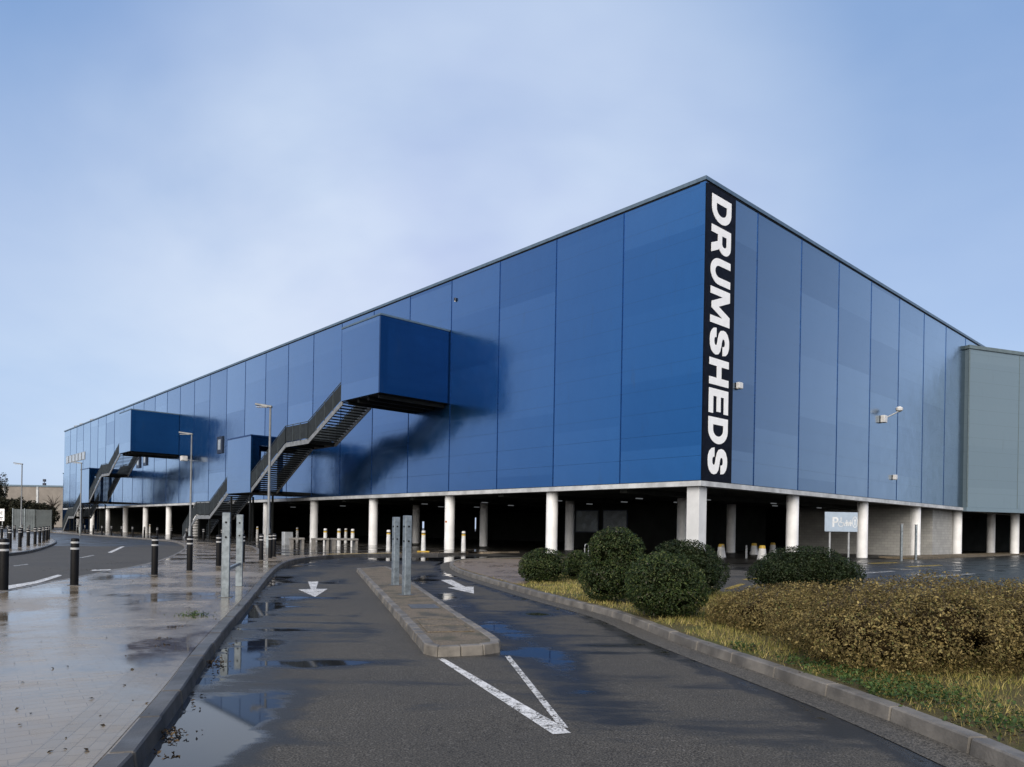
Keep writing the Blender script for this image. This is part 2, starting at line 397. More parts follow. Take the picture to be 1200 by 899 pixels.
def smooth_line(pts, step=.25):
    """Catmull-Rom through the points, resampled."""
    P = [np.array(p, float) for p in pts]; out = []
    for i in range(len(P) - 1):
        p0 = P[max(i - 1, 0)]; p1 = P[i]; p2 = P[i + 1]; p3 = P[min(i + 2, len(P) - 1)]
        n = max(2, int(np.linalg.norm(p2 - p1) / step))
        for k in range(n):
            u = k / n
            out.append(.5 * ((2 * p1) + (p2 - p0) * u + (2 * p0 - 5 * p1 + 4 * p2 - p3) * u * u + (3 * p1 - p0 - 3 * p2 + p3) * u ** 3))
    out.append(P[-1]); return out
def resample(pts, step):
    P = np.array(pts); d = np.r_[0, np.cumsum(np.linalg.norm(np.diff(P, axis=0), axis=1))]
    n = max(1, int(round(d[-1] / step))); s = np.linspace(0, d[-1], n + 1)
    return np.c_[np.interp(s, d, P[:, 0]), np.interp(s, d, P[:, 1])]
def normals2(P):
    d = np.gradient(P, axis=0); d /= np.linalg.norm(d, axis=1)[:, None] + 1e-9
    return np.c_[-d[:, 1], d[:, 0]]          # left of the direction of travel
def kerb(name, line, side, width=.15, z1=.127, mat='kerb', stone=.91, batter=.025, closed=False):
    """A row of kerb stones along the line; side +1: the stones lie to the left of it."""
    P = resample(line, stone); N = normals2(P) * side; mb = MB()
    for i in range(len(P) - 1):
        a, b = P[i], P[i + 1]; g = (b - a) / np.linalg.norm(b - a) * .004
        a2, b2 = a + g, b - g; j = random.uniform(-.004, .004); o = random.uniform(-.006, .006)
        na, nb = N[i], N[i + 1]
        p = [a2 + na * (o - batter), b2 + nb * (o - batter), b2 + nb * (width + o), a2 + na * (width + o),
             a2 + na * o, b2 + nb * o, b2 + nb * (width + o), a2 + na * (width + o)]
        z = [-.05] * 4 + [z1 + j] * 4
        mb.hexa([(q[0], q[1], zz) for q, zz in zip(p, z)])
    return struct(mb.build(name, M[mat], bevel=.012))
def inset(line, side, d=.06):
    P = np.array(line); return [tuple(p) for p in P + normals2(P) * side * d]
def band(name, line, side, off0, off1, z, mat, kind=True):
    """A flat strip beside the line, with UVs that run along it in metres."""
    P = resample(line, .3); N = normals2(P) * side
    s = np.r_[0, np.cumsum(np.linalg.norm(np.diff(P, axis=0), axis=1))]
    A, B = P + N * off0, P + N * off1
    me = bpy.data.meshes.new(name); n = len(P)
    vs = [(a[0], a[1], z) for a in A] + [(b[0], b[1], z) for b in B]
    fs = [(i, i + 1, n + i + 1, n + i) if side < 0 else (i + 1, i, n + i, n + i + 1) for i in range(n - 1)]
    me.from_pydata(vs, [], fs); uv = me.uv_layers.new(name='UVMap')
    for p in me.polygons:
        for li in p.loop_indices:
            vi = me.loops[li].vertex_index
            uv.data[li].uv = (s[vi % n], off0 if vi < n else off1)
    me.materials.append(M[mat]); bm = bmesh.new(); bm.from_mesh(me)
    for f in bm.faces:
        if f.normal.z < 0: f.normal_flip()
    bm.to_mesh(me); bm.free()
    o = bpy.data.objects.new(name, me); COL.objects.link(o); return struct(o)
def flat(name, poly, z, mat, thick=None):
    mb = MB()
    if thick: mb.prism(list(poly), z - thick, z)
    else: mb.face([(p[0], p[1], z) for p in poly])
    o = mb.build(name, mat if not isinstance(mat, str) else M[mat], tri=True)
    if not thick:
        for p in o.data.polygons:
            if p.normal.z < 0: p.flip()
    return o

# ------------------------------------------------------------------ world, light
w = bpy.data.worlds.new('World'); scene.world = w; t = NT(w)
SUN_EL, SUN_AZ = R(29), R(196)          # azimuth measured clockwise from +Y: high behind the camera, a little to its left
sky = t.add('ShaderNodeTexSky', sky_type='NISHITA'); sky.sun_disc = False; sky.sun_elevation = SUN_EL; sky.sun_rotation = SUN_AZ
sky.air_density = 1.0; sky.dust_density = 1.0; sky.ozone_density = 2.0
gv = t.coord('Generated'); x, y, z = t.sep(gv)
zz = t.math('MAXIMUM', z, .0)
plane = t.comb(t.math('DIVIDE', x, t.math('ADD', zz, .35)), t.math('DIVIDE', y, t.math('ADD', zz, .35)), t.math('MULTIPLY', z, .6))
n1 = t.noise(plane, .9, 6, .55, dist=.35); n2 = t.noise(plane, 2.6, 5, .5)
cl = t.math('ADD', t.math('MULTIPLY', n1, .8), t.math('MULTIPLY', n2, .22))
hor = t.math('SUBTRACT', 1.0, t.ramp(z, .10, .62))
cf = t.ramp(t.math('ADD', cl, t.math('MULTIPLY', hor, .20)), .36, .82)
cloud = t.mix(t.ramp(t.noise(plane, 1.3, 4), .3, .7), (4.25, 4.8, 7.0, 1), (5.9, 6.7, 8.0, 1))
deep = t.mix(t.ramp(z, .05, .62), (3.9, 5.2, 7.4, 1), (1.5, 2.85, 5.5, 1))
veil = t.mix(.86, sky.outputs[0], deep)
# a broad paler bank of cloud stands beyond the warehouse roof
bk = t.add('ShaderNodeVectorMath', operation='DOT_PRODUCT'); t.l.new(gv, bk.inputs[0]); bk.inputs[1].default_value = Vector((-.06, .90, .36)).normalized()
bank = t.ramp(bk.outputs['Value'], .87, 1.0)
cf = t.math('ADD', t.math('MULTIPLY', cf, .25), t.math('MULTIPLY', bank, t.ramp(n1, .2, .6, .32, .62)), clamp=True)
lw_ = t.add('ShaderNodeVectorMath', operation='DOT_PRODUCT'); t.l.new(gv, lw_.inputs[0]); lw_.inputs[1].default_value = Vector((-.46, 1.0, .22)).normalized()
cf = t.math('ADD', cf, t.math('MULTIPLY', t.ramp(lw_.outputs['Value'], .91, 1.0), t.ramp(n1, .25, .6, .02, .20)), clamp=True)
cloud = t.mix(t.math('MULTIPLY', t.ramp(lw_.outputs['Value'], .93, 1.0), .7), cloud, (6.6, 7.3, 8.2, 1))
skyc = t.mix(t.math('MULTIPLY', cf, .95), veil, cloud)
# the cloud is thinner and brighter round the hidden sun, behind the camera
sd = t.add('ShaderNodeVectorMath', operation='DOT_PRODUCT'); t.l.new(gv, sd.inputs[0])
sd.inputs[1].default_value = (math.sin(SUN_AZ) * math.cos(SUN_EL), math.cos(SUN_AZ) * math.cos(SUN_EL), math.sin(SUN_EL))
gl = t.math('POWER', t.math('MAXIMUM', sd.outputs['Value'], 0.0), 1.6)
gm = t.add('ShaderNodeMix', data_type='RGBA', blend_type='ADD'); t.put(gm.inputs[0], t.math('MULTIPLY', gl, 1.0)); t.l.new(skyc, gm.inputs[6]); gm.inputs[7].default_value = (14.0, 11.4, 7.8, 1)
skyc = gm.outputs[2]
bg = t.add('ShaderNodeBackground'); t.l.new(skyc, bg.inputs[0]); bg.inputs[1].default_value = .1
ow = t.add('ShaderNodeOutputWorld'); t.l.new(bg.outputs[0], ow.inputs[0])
sun = bpy.data.lights.new('sun', 'SUN'); sun.energy = 1.8; sun.angle = R(40); sun.color = (1, .93, .83)
so = bpy.data.objects.new('sun', sun); COL.objects.link(so)
dirv = Vector((math.sin(SUN_AZ) * math.cos(SUN_EL), math.cos(SUN_AZ) * math.cos(SUN_EL), math.sin(SUN_EL)))
so.rotation_euler = (-dirv).to_track_quat('-Z', 'Y').to_euler(); so.location = (0, -20, 40)
scene.view_settings.view_transform = 'Standard'; scene.view_settings.look = 'None'
scene.view_settings.exposure = 0.3; scene.view_settings.gamma = 1.0; scene.view_settings.use_curve_mapping = False
scene.cycles.max_bounces = 6; scene.cycles.diffuse_bounces = 3; scene.cycles.glossy_bounces = 4; scene.cycles.transparent_max_bounces = 12
scene.cycles.use_denoising = True; scene.cycles.caustics_reflective = False; scene.cycles.caustics_refractive = False

# ------------------------------------------------------------------ ground, roads, pavements
g = MB(); g.face([(-2500, -600, -.03), (2500, -600, -.03), (2500, 3000, -.03), (-2500, 3000, -.03)])
struct(g.build('ground', M['asphalt_far']))

KERB_PX = [(20, 1040), (60, 988), (105, 936), (147, 894), (213, 808), (253, 750), (293, 703), (311, 680), (322, 667.5), (335, 659), (352, 654.6), (372, 652), (400, 650.2), (430, 649.3), (470, 648.8), (520, 648.4), (546, 647.6)]
ZP = .12
kerb_l = smooth_line(GP(KERB_PX, ZP))
VERGE_PX = [(690, 652.9), (620, 653.3), (580, 653.8), (548, 654.7), (534, 656), (527.5, 659), (530, 664), (545, 670.2), (570, 677.5), (597.5, 685.2), (650, 699), (720, 716.5), (780, 739), (832, 757), (887, 775), (974, 804), (1025, 822), (1095, 848), (1165, 876), (1200, 890), (1300, 935), (1420, 992)]
kerb_r = smooth_line(GP(VERGE_PX, ZP))
# road sheet: fine squares near the camera that carry the lie of the water
xs = np.unique(np.r_[np.arange(-130, -14, 6.0), np.arange(-14, 22, .22), np.arange(22, 90, 5.0)])
ys = np.unique(np.r_[np.arange(-25, 3, 3.0), np.arange(3, 27, .085), np.arange(27, 56, .22), np.arange(56, 140, 6.0)])
XX, YY = np.meshgrid(xs, ys); pts = np.c_[XX.ravel(), YY.ravel()]
def seg_dist(P, line):
    L = resample(line, .5); d = np.full(len(P), 1e9)
    for a in L: d = np.minimum(d, np.hypot(P[:, 0] - a[0], P[:, 1] - a[1]))
    return d
near = (np.abs(pts[:, 0]) < 25) & (pts[:, 1] > 2) & (pts[:, 1] < 60)
wet = np.full(len(pts), .17)
side_ = pts[:, 0] - (.6 - (pts[:, 1] - 5.7) * .23)                          # right of the island's axis
wet += .12 / (1 + np.exp(-np.clip(side_ / .35, -30, 30)))
dl = np.full(len(pts), 50.0); dl[near] = seg_dist(pts[near], kerb_l)
dr_ = np.full(len(pts), 50.0); dr_[near] = seg_dist(pts[near], kerb_r)
wet += .42 * np.exp(-(dl / .75) ** 2) + .42 * np.exp(-((dr_ - .52) / .13) ** 2)
BLOBS = [(268, 850, .50, 1.7, .75), (300, 770, .5, 1.6, .45), (318, 710, .45, 3.2, .50), (309, 751, .4, 1.2, .45), (330, 680, .6, 4.0, .45), (374, 778, .55, .26, .42), (420, 778, .9, .22, .34), (475, 774, .5, .2, .26),
         (396, 681, .3, 1.3, .45), (408, 696, .28, 1.3, .40), (413, 723, .26, 1.0, .48), (421, 734, .24, .6, .40), (434, 742, .22, .5, .30), (365, 722, .2, .5, .28), (365, 735, .2, .4, .28),
         (365, 683, .9, .24, .50), (362, 700.5, .9, .20, .52), (360, 720.7, .8, .15, .46), (362, 739, .7, .12, .44), (355, 711, .8, .13, .40), (380, 730, .9, .10, .36), (385, 737, .8, .08, .24), (350, 708, .6, .10, .26), (372, 690, .8, .12, .24), (400, 752, .9, .07, .22),
         (480, 655, 6, 4.5, .45), (620, 655, 8, 4.5, .45), (350, 662, 3, 4, .40), (495, 680, .7, 4, .50), (520, 700, .45, 2.2, .50), (545, 712, .4, 1.4, .50), (575, 732, .42, 1.1, .52), (605, 745, .42, .9, .50), (630, 760, .42, .8, .46),
         (655, 778, .40, .7, .44), (675, 800, .34, .6, .36), (690, 825, .3, .5, .24), (629, 720, .35, .45, .46), (713, 757, .45, .14, .44), (705, 765, .45, .12, .40), (680, 745, .5, .12, .25), (545, 764, .6, .25, .44), (600, 766, .5, .3, .40),
         (760, 850, .7, .5, .16), (830, 860, .7, .5, .14), (720, 840, .5, .4, .14), (590, 800, .35, .3, .18), (500, 825, .4, .25, .20), (440, 800, .8, .1, .15)]
for px, py, rx, ry, s in BLOBS:
    c = G(px, py); wet += s * np.exp(-((pts[:, 0] - c[0]) / rx) ** 2 - ((pts[:, 1] - c[1]) / ry) ** 2)
for k in range(30):                       # thin films of water caught across the lanes
    px, py = [(random.uniform(325, 480), random.uniform(688, 800)), (random.uniform(500, 640), random.uniform(672, 730)), (random.uniform(580, 860), random.uniform(720, 830)), (random.uniform(300, 560), random.uniform(790, 880))][k % 4]
    BLOBS.append((px, py, random.uniform(.25, .8), random.uniform(.10, .28), random.uniform(.06, .18)))
for px, py, rx, ry, s in BLOBS[-30:]:
    c = G(px, py); wet += s * np.exp(-((pts[:, 0] - c[0]) / rx) ** 2 - ((pts[:, 1] - c[1]) / ry) ** 2)
DRY = [(360, 735, .55, 2.6, .16), (450, 700, .3, 3.0, .14), (340, 830, .8, 1.2, .14), (480, 870, 1.2, .7, .12), (820, 850, 1.0, .8, .06), (110, 650, 5, 10, .05)]
for px, py, rx, ry, s in DRY:
    c = G(px, py); wet -= s * np.exp(-((pts[:, 0] - c[0]) / rx) ** 2 - ((pts[:, 1] - c[1]) / ry) ** 2)
lx = (pts[:, 0] - XC) * ca + (pts[:, 1] - YC) * sa; ly = -(pts[:, 0] - XC) * sa + (pts[:, 1] - YC) * ca
wet = np.where((ly < 3) & (lx > -3), np.maximum(wet, .62), wet)          # the car park by the short side
wet = np.where((ly > 34) & (lx < -9), np.maximum(wet, .52), wet)         # the side road
nx, ny = len(xs), len(ys)
ii = (np.arange(ny - 1)[:, None] * nx + np.arange(nx - 1)[None, :]).ravel()
fc = np.c_[ii, ii + 1, ii + nx + 1, ii + nx]
me = bpy.data.meshes.new('road'); me.from_pydata([(p[0], p[1], 0) for p in pts], [], fc.tolist())
at = me.attributes.new('wet', 'FLOAT', 'POINT'); at.data.foreach_set('value', wet.astype(np.float32))
me.materials.append(M['asphalt']); ro = bpy.data.objects.new('road', me); COL.objects.link(ro); struct(ro)

# main pavement on the left
far_kerb = [world(-9.7, 96), world(-9.65, 84), world(-9.7, 72), world(-9.7, 60), world(-9.75, 52)]
road_end = GP([(205, 633.8), (216, 637.5), (219, 641), (214, 646), (195, 655), (167, 662.5), (130, 669), (94, 676.5), (60, 682.5), (0, 695.5), (-80, 714), (-220, 750), (-420, 800)], ZP)
side_line = smooth_line([tuple(p) for p in far_kerb] + road_end, .6)
poly = inset(kerb_l, +1) + [G(551, 646.2, ZP), world(-1.2, 15.2), world(2.0, 15.2), world(2.0, 120), world(-9.7, 120)] + inset(side_line, -1) + [G(-420, 1040, ZP)]
struct(flat('pavement', poly, ZP, 'paving', .16))
kerb('kerb', kerb_l, +1, .16, .127, 'kerb_dark')
band('pavement_edging', kerb_l[:int(len(kerb_l) * .72)], +1, .165, .62, .1245, 'paving_edge')
kerb('kerb', side_line, -1, .13, .126, 'kerb')
# pale edging stones that divide the apron from the paving before the building, and darker paving behind it
edge = smooth_line([world(-9.7, 52), world(-9.8, 44), world(-9.7, 38), world(-9.5, 33), G(298, 641.5, ZP), G(304, 646.5, ZP), G(301, 649.5, ZP)], .5)
band('pavement_edging', edge, +1, -.12, .12, .1285, 'kerb')
apron = [world(-9.5, 90), world(-9.5, 38), world(-9.3, 33.2), G(299, 642, ZP), G(307, 646.2, ZP), G(335, 651.5, ZP), G(372, 649.2, ZP), G(430, 647.6, ZP), G(520, 646.8, ZP), world(-1.4, 15.4), world(1.9, 15.4), world(1.9, 90)]
struct(flat('pavement', apron, .1245, 'paving_dark'))
# paved apron and bollard island on the far left
isl = smooth_line(GP([(-160, 668), (-60, 657), (7, 649), (33, 645.8), (52, 641), (64, 636.5), (66, 633.6), (60, 630), (48, 627.2), (20, 624.6), (-60, 621.6)], ZP), .6)
struct(flat('pavement', inset(isl, +1) + [G(-240, 622, ZP), G(-240, 668, ZP)], ZP, 'paving', .16))
kerb('kerb', isl, +1, .14, .127, 'kerb_dark')
# traffic island
ISL = [(418.5, 666.2), (436, 665.2), (455, 664.4), (477, 678), (500, 693), (540, 720), (575, 742), (585.5, 749.5), (586, 753), (578, 755.6), (545, 757.5), (510, 758.5), (499, 756), (492, 748), (470, 722.5), (443, 693)]
isp = GP(ISL, ZP); isl_line = smooth_line(isp + [isp[0]], .12)
struct(flat('traffic_island', inset(isl_line[:-1], -1), ZP, 'island', .16))
kerb('kerb', isl_line, -1, .13, .129, 'kerb', .3)
# worn channel beside the right-hand kerb
band('gutter', kerb_r[3:], -1, .02, .40, .005, 'gutter')
# right-hand verge
VB = [(1420, 735), (1300, 712), (1050, 701), (905, 697), (850, 693), (790, 677), (740, 664)]
verge = inset(kerb_r, +1) + GP(VB, ZP)
struct(flat('verge', verge, ZP - .02, 'soil', .14))
kerb('kerb', kerb_r, +1, .15, .127, 'kerb')
tan = GP([(531, 659.5), (536, 657.2), (550, 655.6), (582, 654.7), (688, 653.6), (700, 656), (650, 674), (612, 684.5), (600, 682.6), (572, 675.3), (547, 668), (534, 663.4)], ZP)
struct(flat('pavement', tan, ZP, 'paving_tan', .05))
# undercroft floor and the planted strip before the short side
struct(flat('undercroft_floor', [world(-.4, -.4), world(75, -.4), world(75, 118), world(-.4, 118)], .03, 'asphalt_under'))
struct(flat('pavement', [world(22.8, -2.4), world(60, -2.4), world(60, .1), world(22.8, .1)], .12, 'island', .2))

# markings
def marking(name, px, mat='paint', z=.004, zp=0): return struct(flat(name, GP(px, zp), z, mat))
marking('road_marking', [(513.5, 772.5), (520, 771.8), (658, 851.5), (669, 859.5), (648, 861)])
marking('road_marking', [(591.5, 769.5), (597.5, 769.1), (666, 853.5), (656, 853.2)], 'paint_worn', .006)
marking('road_arrow', [(361, 681.8), (373, 681.6), (370.5, 690.3), (384, 690.3), (369.2, 699.8), (349.5, 691), (364.3, 690.6)])
marking('road_arrow', [(517, 680.1), (528.5, 679.2), (545.5, 687.8), (555, 687.6), (555.3, 695.8), (524.5, 688.9), (534.5, 688.4)])
marking('road_marking', [(521.5, 667.2), (526, 666.8), (534.5, 672.4), (529.5, 673)], 'paint_faint')
marking('road_marking', [(-20, 690.5), (7, 686.8), (40, 681.5), (68, 673.6), (73, 674.6), (48, 682.6), (10, 690.6), (-20, 695)])
marking('road_marking', [(107, 668), (130, 667.3), (130, 668.4), (106, 669.2)])
marking('road_marking', [(126, 647.6), (142, 640.6), (146.5, 640.4), (131, 647.9)])
marking('road_marking', [(93, 653.6), (108, 650.6), (111, 651), (96, 654.1)], 'paint_faint')
marking('road_marking', [(15, 663), (31, 661.1), (34, 661.7), (17, 663.7)], 'paint_faint')
marking('road_marking', [(382, 649.2), (470, 647.8), (470, 648.2), (384, 649.8)], 'paint_yellow', .131, .131)
for a in ((848, 690, 868, 684), (868, 679, 900, 676), (1015, 660, 1050, 659), (1060, 664, 1100, 662)):
    marking('road_marking', [(a[0], a[1]), (a[2], a[3]), (a[2] + 6, a[3] + .7), (a[0] + 8, a[1] + .8)], 'paint_yellow')
for a in ((1000, 672, 1045, 669), (1080, 676, 1140, 672), (880, 684, 893, 690)):
    marking('road_marking', [(a[0], a[1]), (a[2], a[3]), (a[2] + 5, a[3] + .8), (a[0] + 4, a[1] + .9)], 'paint_faint')

# ------------------------------------------------------------------ the warehouse
wh = thing('warehouse', 'huge blue clad warehouse raised on white columns over a dark undercroft', 'warehouse', (XC, YC, 0), ANG)
ZB, ZT, LY, LX, PW = 4.2, 19.05, 143.36, 62.0, 5.12
def wall_mesh(axis, length, mats):
    mb = MB()
    if axis == 'y': mb.box(0, .25, 0, length, ZB, ZT)
    else: mb.box(.25, length, 0, .25, ZB, ZT)
    k = 1
    while k * PW < length - .5:
        u = k * PW
        if axis == 'y': mb.box(-.022, -.001, u - .028, u + .028, ZB, ZT, 1)
        else: mb.box(u - .028, u + .028, -.022, -.001, ZB, ZT, 1)
        k += 1
    return mb.build('clad_wall', mats, wh)
wall_mesh('y', LY, [M['clad_y'], M['joint']]); wall_mesh('x', LX, [M['clad_x'], M['joint']])
b = MB(); b.box(-.03, .25, -.03, .02, ZB, ZT); b.box(-.03, .01, .02, .30, ZB, ZT); b.build('corner_trim', M['clad_y'], wh)
b = MB(); b.box(.25, LX, LY - .25, LY, ZB, ZT); b.box(LX - .25, LX, .25, LY - .25, ZB, ZT); b.build('clad_wall', M['clad_x'], wh)
b = MB(); b.box(.26, LX - .26, .26, LY - .26, 18.6, 18.9); b.build('roof', M['roof'], wh)
b = MB()
b.box(-.10, .34, -.10, LY + .1, 19.10, 19.29); b.box(.34, LX, -.10, .34, 19.10, 19.29)
b.box(-.03, .3, -.03, LY + .03, 19.05, 19.10, 1); b.box(.3, LX, -.03, .3, 19.05, 19.10, 1); b.build('parapet_cap', [M['cap'], M['shadow_gap']], wh)
b = MB(); b.box(-.10, .5, -.10, LY, 3.92, 4.17); b.box(.5, 60, -.10, .5, 3.92, 4.17)
b.box(-.03, .3, -.03, LY, 4.17, 4.2, 1); b.box(.3, 60, -.03, .3, 4.17, 4.2, 1); b.build('edge_beam', [M['concrete'], M['shadow_gap']], wh)
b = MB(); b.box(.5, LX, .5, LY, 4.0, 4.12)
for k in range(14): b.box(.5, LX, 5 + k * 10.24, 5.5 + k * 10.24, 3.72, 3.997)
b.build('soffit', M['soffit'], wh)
# columns
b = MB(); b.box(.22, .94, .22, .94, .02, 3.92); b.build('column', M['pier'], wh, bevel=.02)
col = MB().lathe([(.36, .02), (.36, 3.86), (.345, 3.92)], n=40).build('column', M['column'], wh, smooth=True, loc=(.65, 10.9, 0))
for k in range(2, 14): dup_part(col, wh, (.65, .65 + 10.24 * k, 0))
for k in range(1, 6): dup_part(col, wh, (.65 + 10.3 * k, .65, 0))
for k, yy in ((1, 8.5), (1, 19), (1, 29.5), (2, 10.9), (2, 21.1), (3, 10.9), (1, 40), (2, 31.4)): dup_part(col, wh, (.65 + 10.3 * k, yy, 0))
stk = MB().box(.288, .294, 20.98, 21.2, 2.0, 2.12).build('sticker', M['sticker'], wh)
# undercroft enclosure (gaps let daylight through)
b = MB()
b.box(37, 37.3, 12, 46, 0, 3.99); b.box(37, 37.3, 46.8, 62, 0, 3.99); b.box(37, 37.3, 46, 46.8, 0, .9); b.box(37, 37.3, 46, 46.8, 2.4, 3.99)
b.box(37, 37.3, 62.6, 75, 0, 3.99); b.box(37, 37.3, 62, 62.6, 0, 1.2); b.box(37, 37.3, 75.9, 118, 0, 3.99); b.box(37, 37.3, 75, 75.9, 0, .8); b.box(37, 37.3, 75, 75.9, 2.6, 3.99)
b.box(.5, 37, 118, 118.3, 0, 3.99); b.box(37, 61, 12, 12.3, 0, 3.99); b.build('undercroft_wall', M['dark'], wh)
# entrance lobby with pale blinds
b = MB(); b.box(16, 16.25, 12.6, 24, 0.05, 3.99); b.box(16.25, 30, 12.6, 12.85, .05, 3.99); b.build('lobby_wall', M['dark'], wh)
for y0 in (17.2, 20.3):
    wn_ = MB().box(15.93, 16.0, y0, y0 + 2.6, 1.45, 3.35).build('window', M['frame'], wh)
    MB().box(15.90, 15.93, y0 + .08, y0 + 2.52, 1.53, 3.27).build('pane', M['pale_blind'], wn_)
# blockwork stair core by the short side
b = MB(); b.box(31.0, 33.0, .85, 10, .03, 3.99); b.box(36.4, 43.4, .95, 10, .03, 3.99); b.box(33.0, 36.4, 3.5, 10, .03, 3.99); b.build('block_wall', M['block'], wh)
MB().box(33.4, 36.0, 3.40, 3.47, .05, 3.2).build('door', M['frame'], wh)
# ceiling lamps
cl0 = MB().box(-.28, .28, -.07, .07, -.06, 0).build('ceiling_light', M['lampglow'], wh, loc=(5.5, 8, 3.7))
for xx, yy in ((5.5, 15), (5.5, 23), (5.5, 31), (8.5, 5), (11, 9), (11, 17), (11, 26), (11, 36), (5.5, 45), (15, 4), (19, 6), (5.5, 56), (9, 12), (24, 5), (13, 33)):
    dup_part(cl0, wh, (xx, yy, 3.68))

# --- stair enclosures, portals and fire stairs
def enclosure():
    b = MB(); x0, x1, y0, y1, z0, z1 = -5.7, -.03, 20.60, 25.60, 10.40, 15.45
    o = MB().box(x0, x1, y0, y0 + .14, z0, z1).box(x0 + .16, x1, y1 - .14, y1, z0 + 2.6, z1).box(x0 + .16, x0 + .9, y1 - .14, y1, z0, z0 + 2.6).box(x0 + 2.6, x1, y1 - .14, y1, z0, z0 + 2.6).build('stair_enclosure', M['clad_box_shade'], wh)
    MB().box(x0, x0 + .14, y0 + .14, y1, z0, z1).build('clad_wall', M['clad_y'], o)
    b = MB().box(x0 + .14, x1, y0 + .14, y1 - .14, z0 - .02, z0 + .10)
    for k in range(4): b.box(x0 + .3, x1, y0 + .5 + k * 1.3, y0 + .65 + k * 1.3, z0 - .26, z0 - .022)
    b.build('floor_deck', M['tread'], o)
    MB().box(x0 - .05, x1, y0 - .05, y1 + .05, z1, z1 + .12).build('roof', M['cap'], o)
    return o
def portal():
    x0, x1, y0, y1, z0, z1 = -5.7, -.03, 40.96, 46.08, 4.40, 9.25
    o = MB().box(x0, x0 + .14, y0, y1, z0, z1).build('stair_portal', M['clad_y'], wh)
    b = MB()
    for yy in (y0, y1 - .45): b.box(x0 + .14, x0 + .75, yy, yy + .45, z0, z1); b.box(x0 + .75, x1, yy, yy + .45, z1 - .75, z1); b.box(-3.1, -2.75, yy, yy + .45, z0, z1 - .75)
    b.build('frame', M['clad_box_shade'], o)
    MB().box(x0 - .04, x1, y0 - .04, y1 + .04, z1, z1 + .12).build('roof', M['joint'], o)
    MB().box(x0 + .14, x1, y0, y1, z0 - .02, z0 + .2).build('floor_deck', M['tread'], o)
    return o
XO, XI = -5.62, -3.25          # outer and inner stringer of the stair
RUNS = [((25.55, 10.45), (30.6, 8.10), 15), ((34.4, 8.10), (41.0, 4.65), 22), ((46.0, 4.65), (50.5, 2.40), 14), ((54.1, 2.40), (57.9, .14), 14)]
FLATS = [(30.6, 34.4, 8.10), (50.5, 54.1, 2.40)]
def fire_stair(RUNS, FLATS, posts, path):
    def stringer(xx):
        st = MB()
        for (ya, za), (yb, zb), n in RUNS:
            st.hexa([(xx, ya, za - .30), (xx + .07, ya, za - .30), (xx + .07, yb, zb - .30), (xx, yb, zb - .30), (xx, ya, za + .06), (xx + .07, ya, za + .06), (xx + .07, yb, zb + .06), (xx, yb, zb + .06)])
        for ya, yb, z in FLATS: st.box(xx, xx + .07, ya, yb, z - .30, z + .06)
        return st
    o = stringer(XO).build('fire_stair', M['stringer'], wh)
    stringer(XI - .07).build('stringer', M['stringer'], o)
    for (ya, za), (yb, zb), n in RUNS:
        tr = MB()
        for k in range(n):
            u = (k + .5) / n; y, z = ya + (yb - ya) * u, za + (zb - za) * u
            tr.box(XO + .07, XI - .07, y - .17, y + .17, z - (.045 if za > 9 else .11), z)
        tr.build('tread_slats', M['tread'], o)
    for ya, yb, z in FLATS:
        ld = MB(); ld.box(XO + .07, XI - .07, ya, yb, z - .07, z)
        for k in range(3): ld.box(XO + .07, XI - .07, ya + .2 + k * (yb - ya - .5) / 2, ya + .3 + k * (yb - ya - .5) / 2, z - .28, z - .068)
        ld.build('landing', M['tread'], o)
    for xx in (XO - .03, XI + .01):
        gd = MB()
        for i in range(len(path) - 1):
            (ya, za), (yb, zb) = path[i], path[i + 1]
            n = max(2, int(round((yb - ya) / 1.25)))
            for k in range(n):                                   # framed mesh panels
                u0, u1 = k / n + .012, (k + 1) / n - .012
                y0, z0, y1, z1 = ya + (yb - ya) * u0, za + (zb - za) * u0, ya + (yb - ya) * u1, za + (zb - za) * u1
                gd.hexa([(xx, y0, z0 + .12), (xx + .015, y0, z0 + .12), (xx + .015, y1, z1 + .12), (xx, y1, z1 + .12), (xx, y0, z0 + 1.28), (xx + .015, y0, z0 + 1.28), (xx + .015, y1, z1 + 1.28), (xx, y1, z1 + 1.28)])
            for k in range(n + 1):
                u = k / n; y, z = ya + (yb - ya) * u, za + (zb - za) * u
                gd.box(xx - .02, xx + .03, y - .025, y + .025, z, z + 1.36, 1)
            gd.tube([(xx, ya, za + 1.38), (xx, yb, zb + 1.38)], .03, 8, 1)
        gd.build('guard_rail', [M['guard'], M['hoard']], o)
    for y, z in posts:
        for xx in (XO + .1, XI - .25): MB().box(xx, xx + .14, y, y + .14, .1, z - .31).build('support_post', M['tread'], o)
    return o
parts_ = [enclosure(), portal(), fire_stair(RUNS[:2], FLATS[:1], [(41.4, 4.5), (45.6, 4.5)], [RUNS[0][0], RUNS[0][1], RUNS[1][0], RUNS[1][1]]),
          fire_stair(RUNS[2:], FLATS[1:], [(50.9, 2.4), (53.7, 2.4)], [RUNS[2][0], RUNS[2][1], RUNS[3][0], RUNS[3][1]])]
for a in parts_: dup_part(a, wh, (0, 56.32, 0))
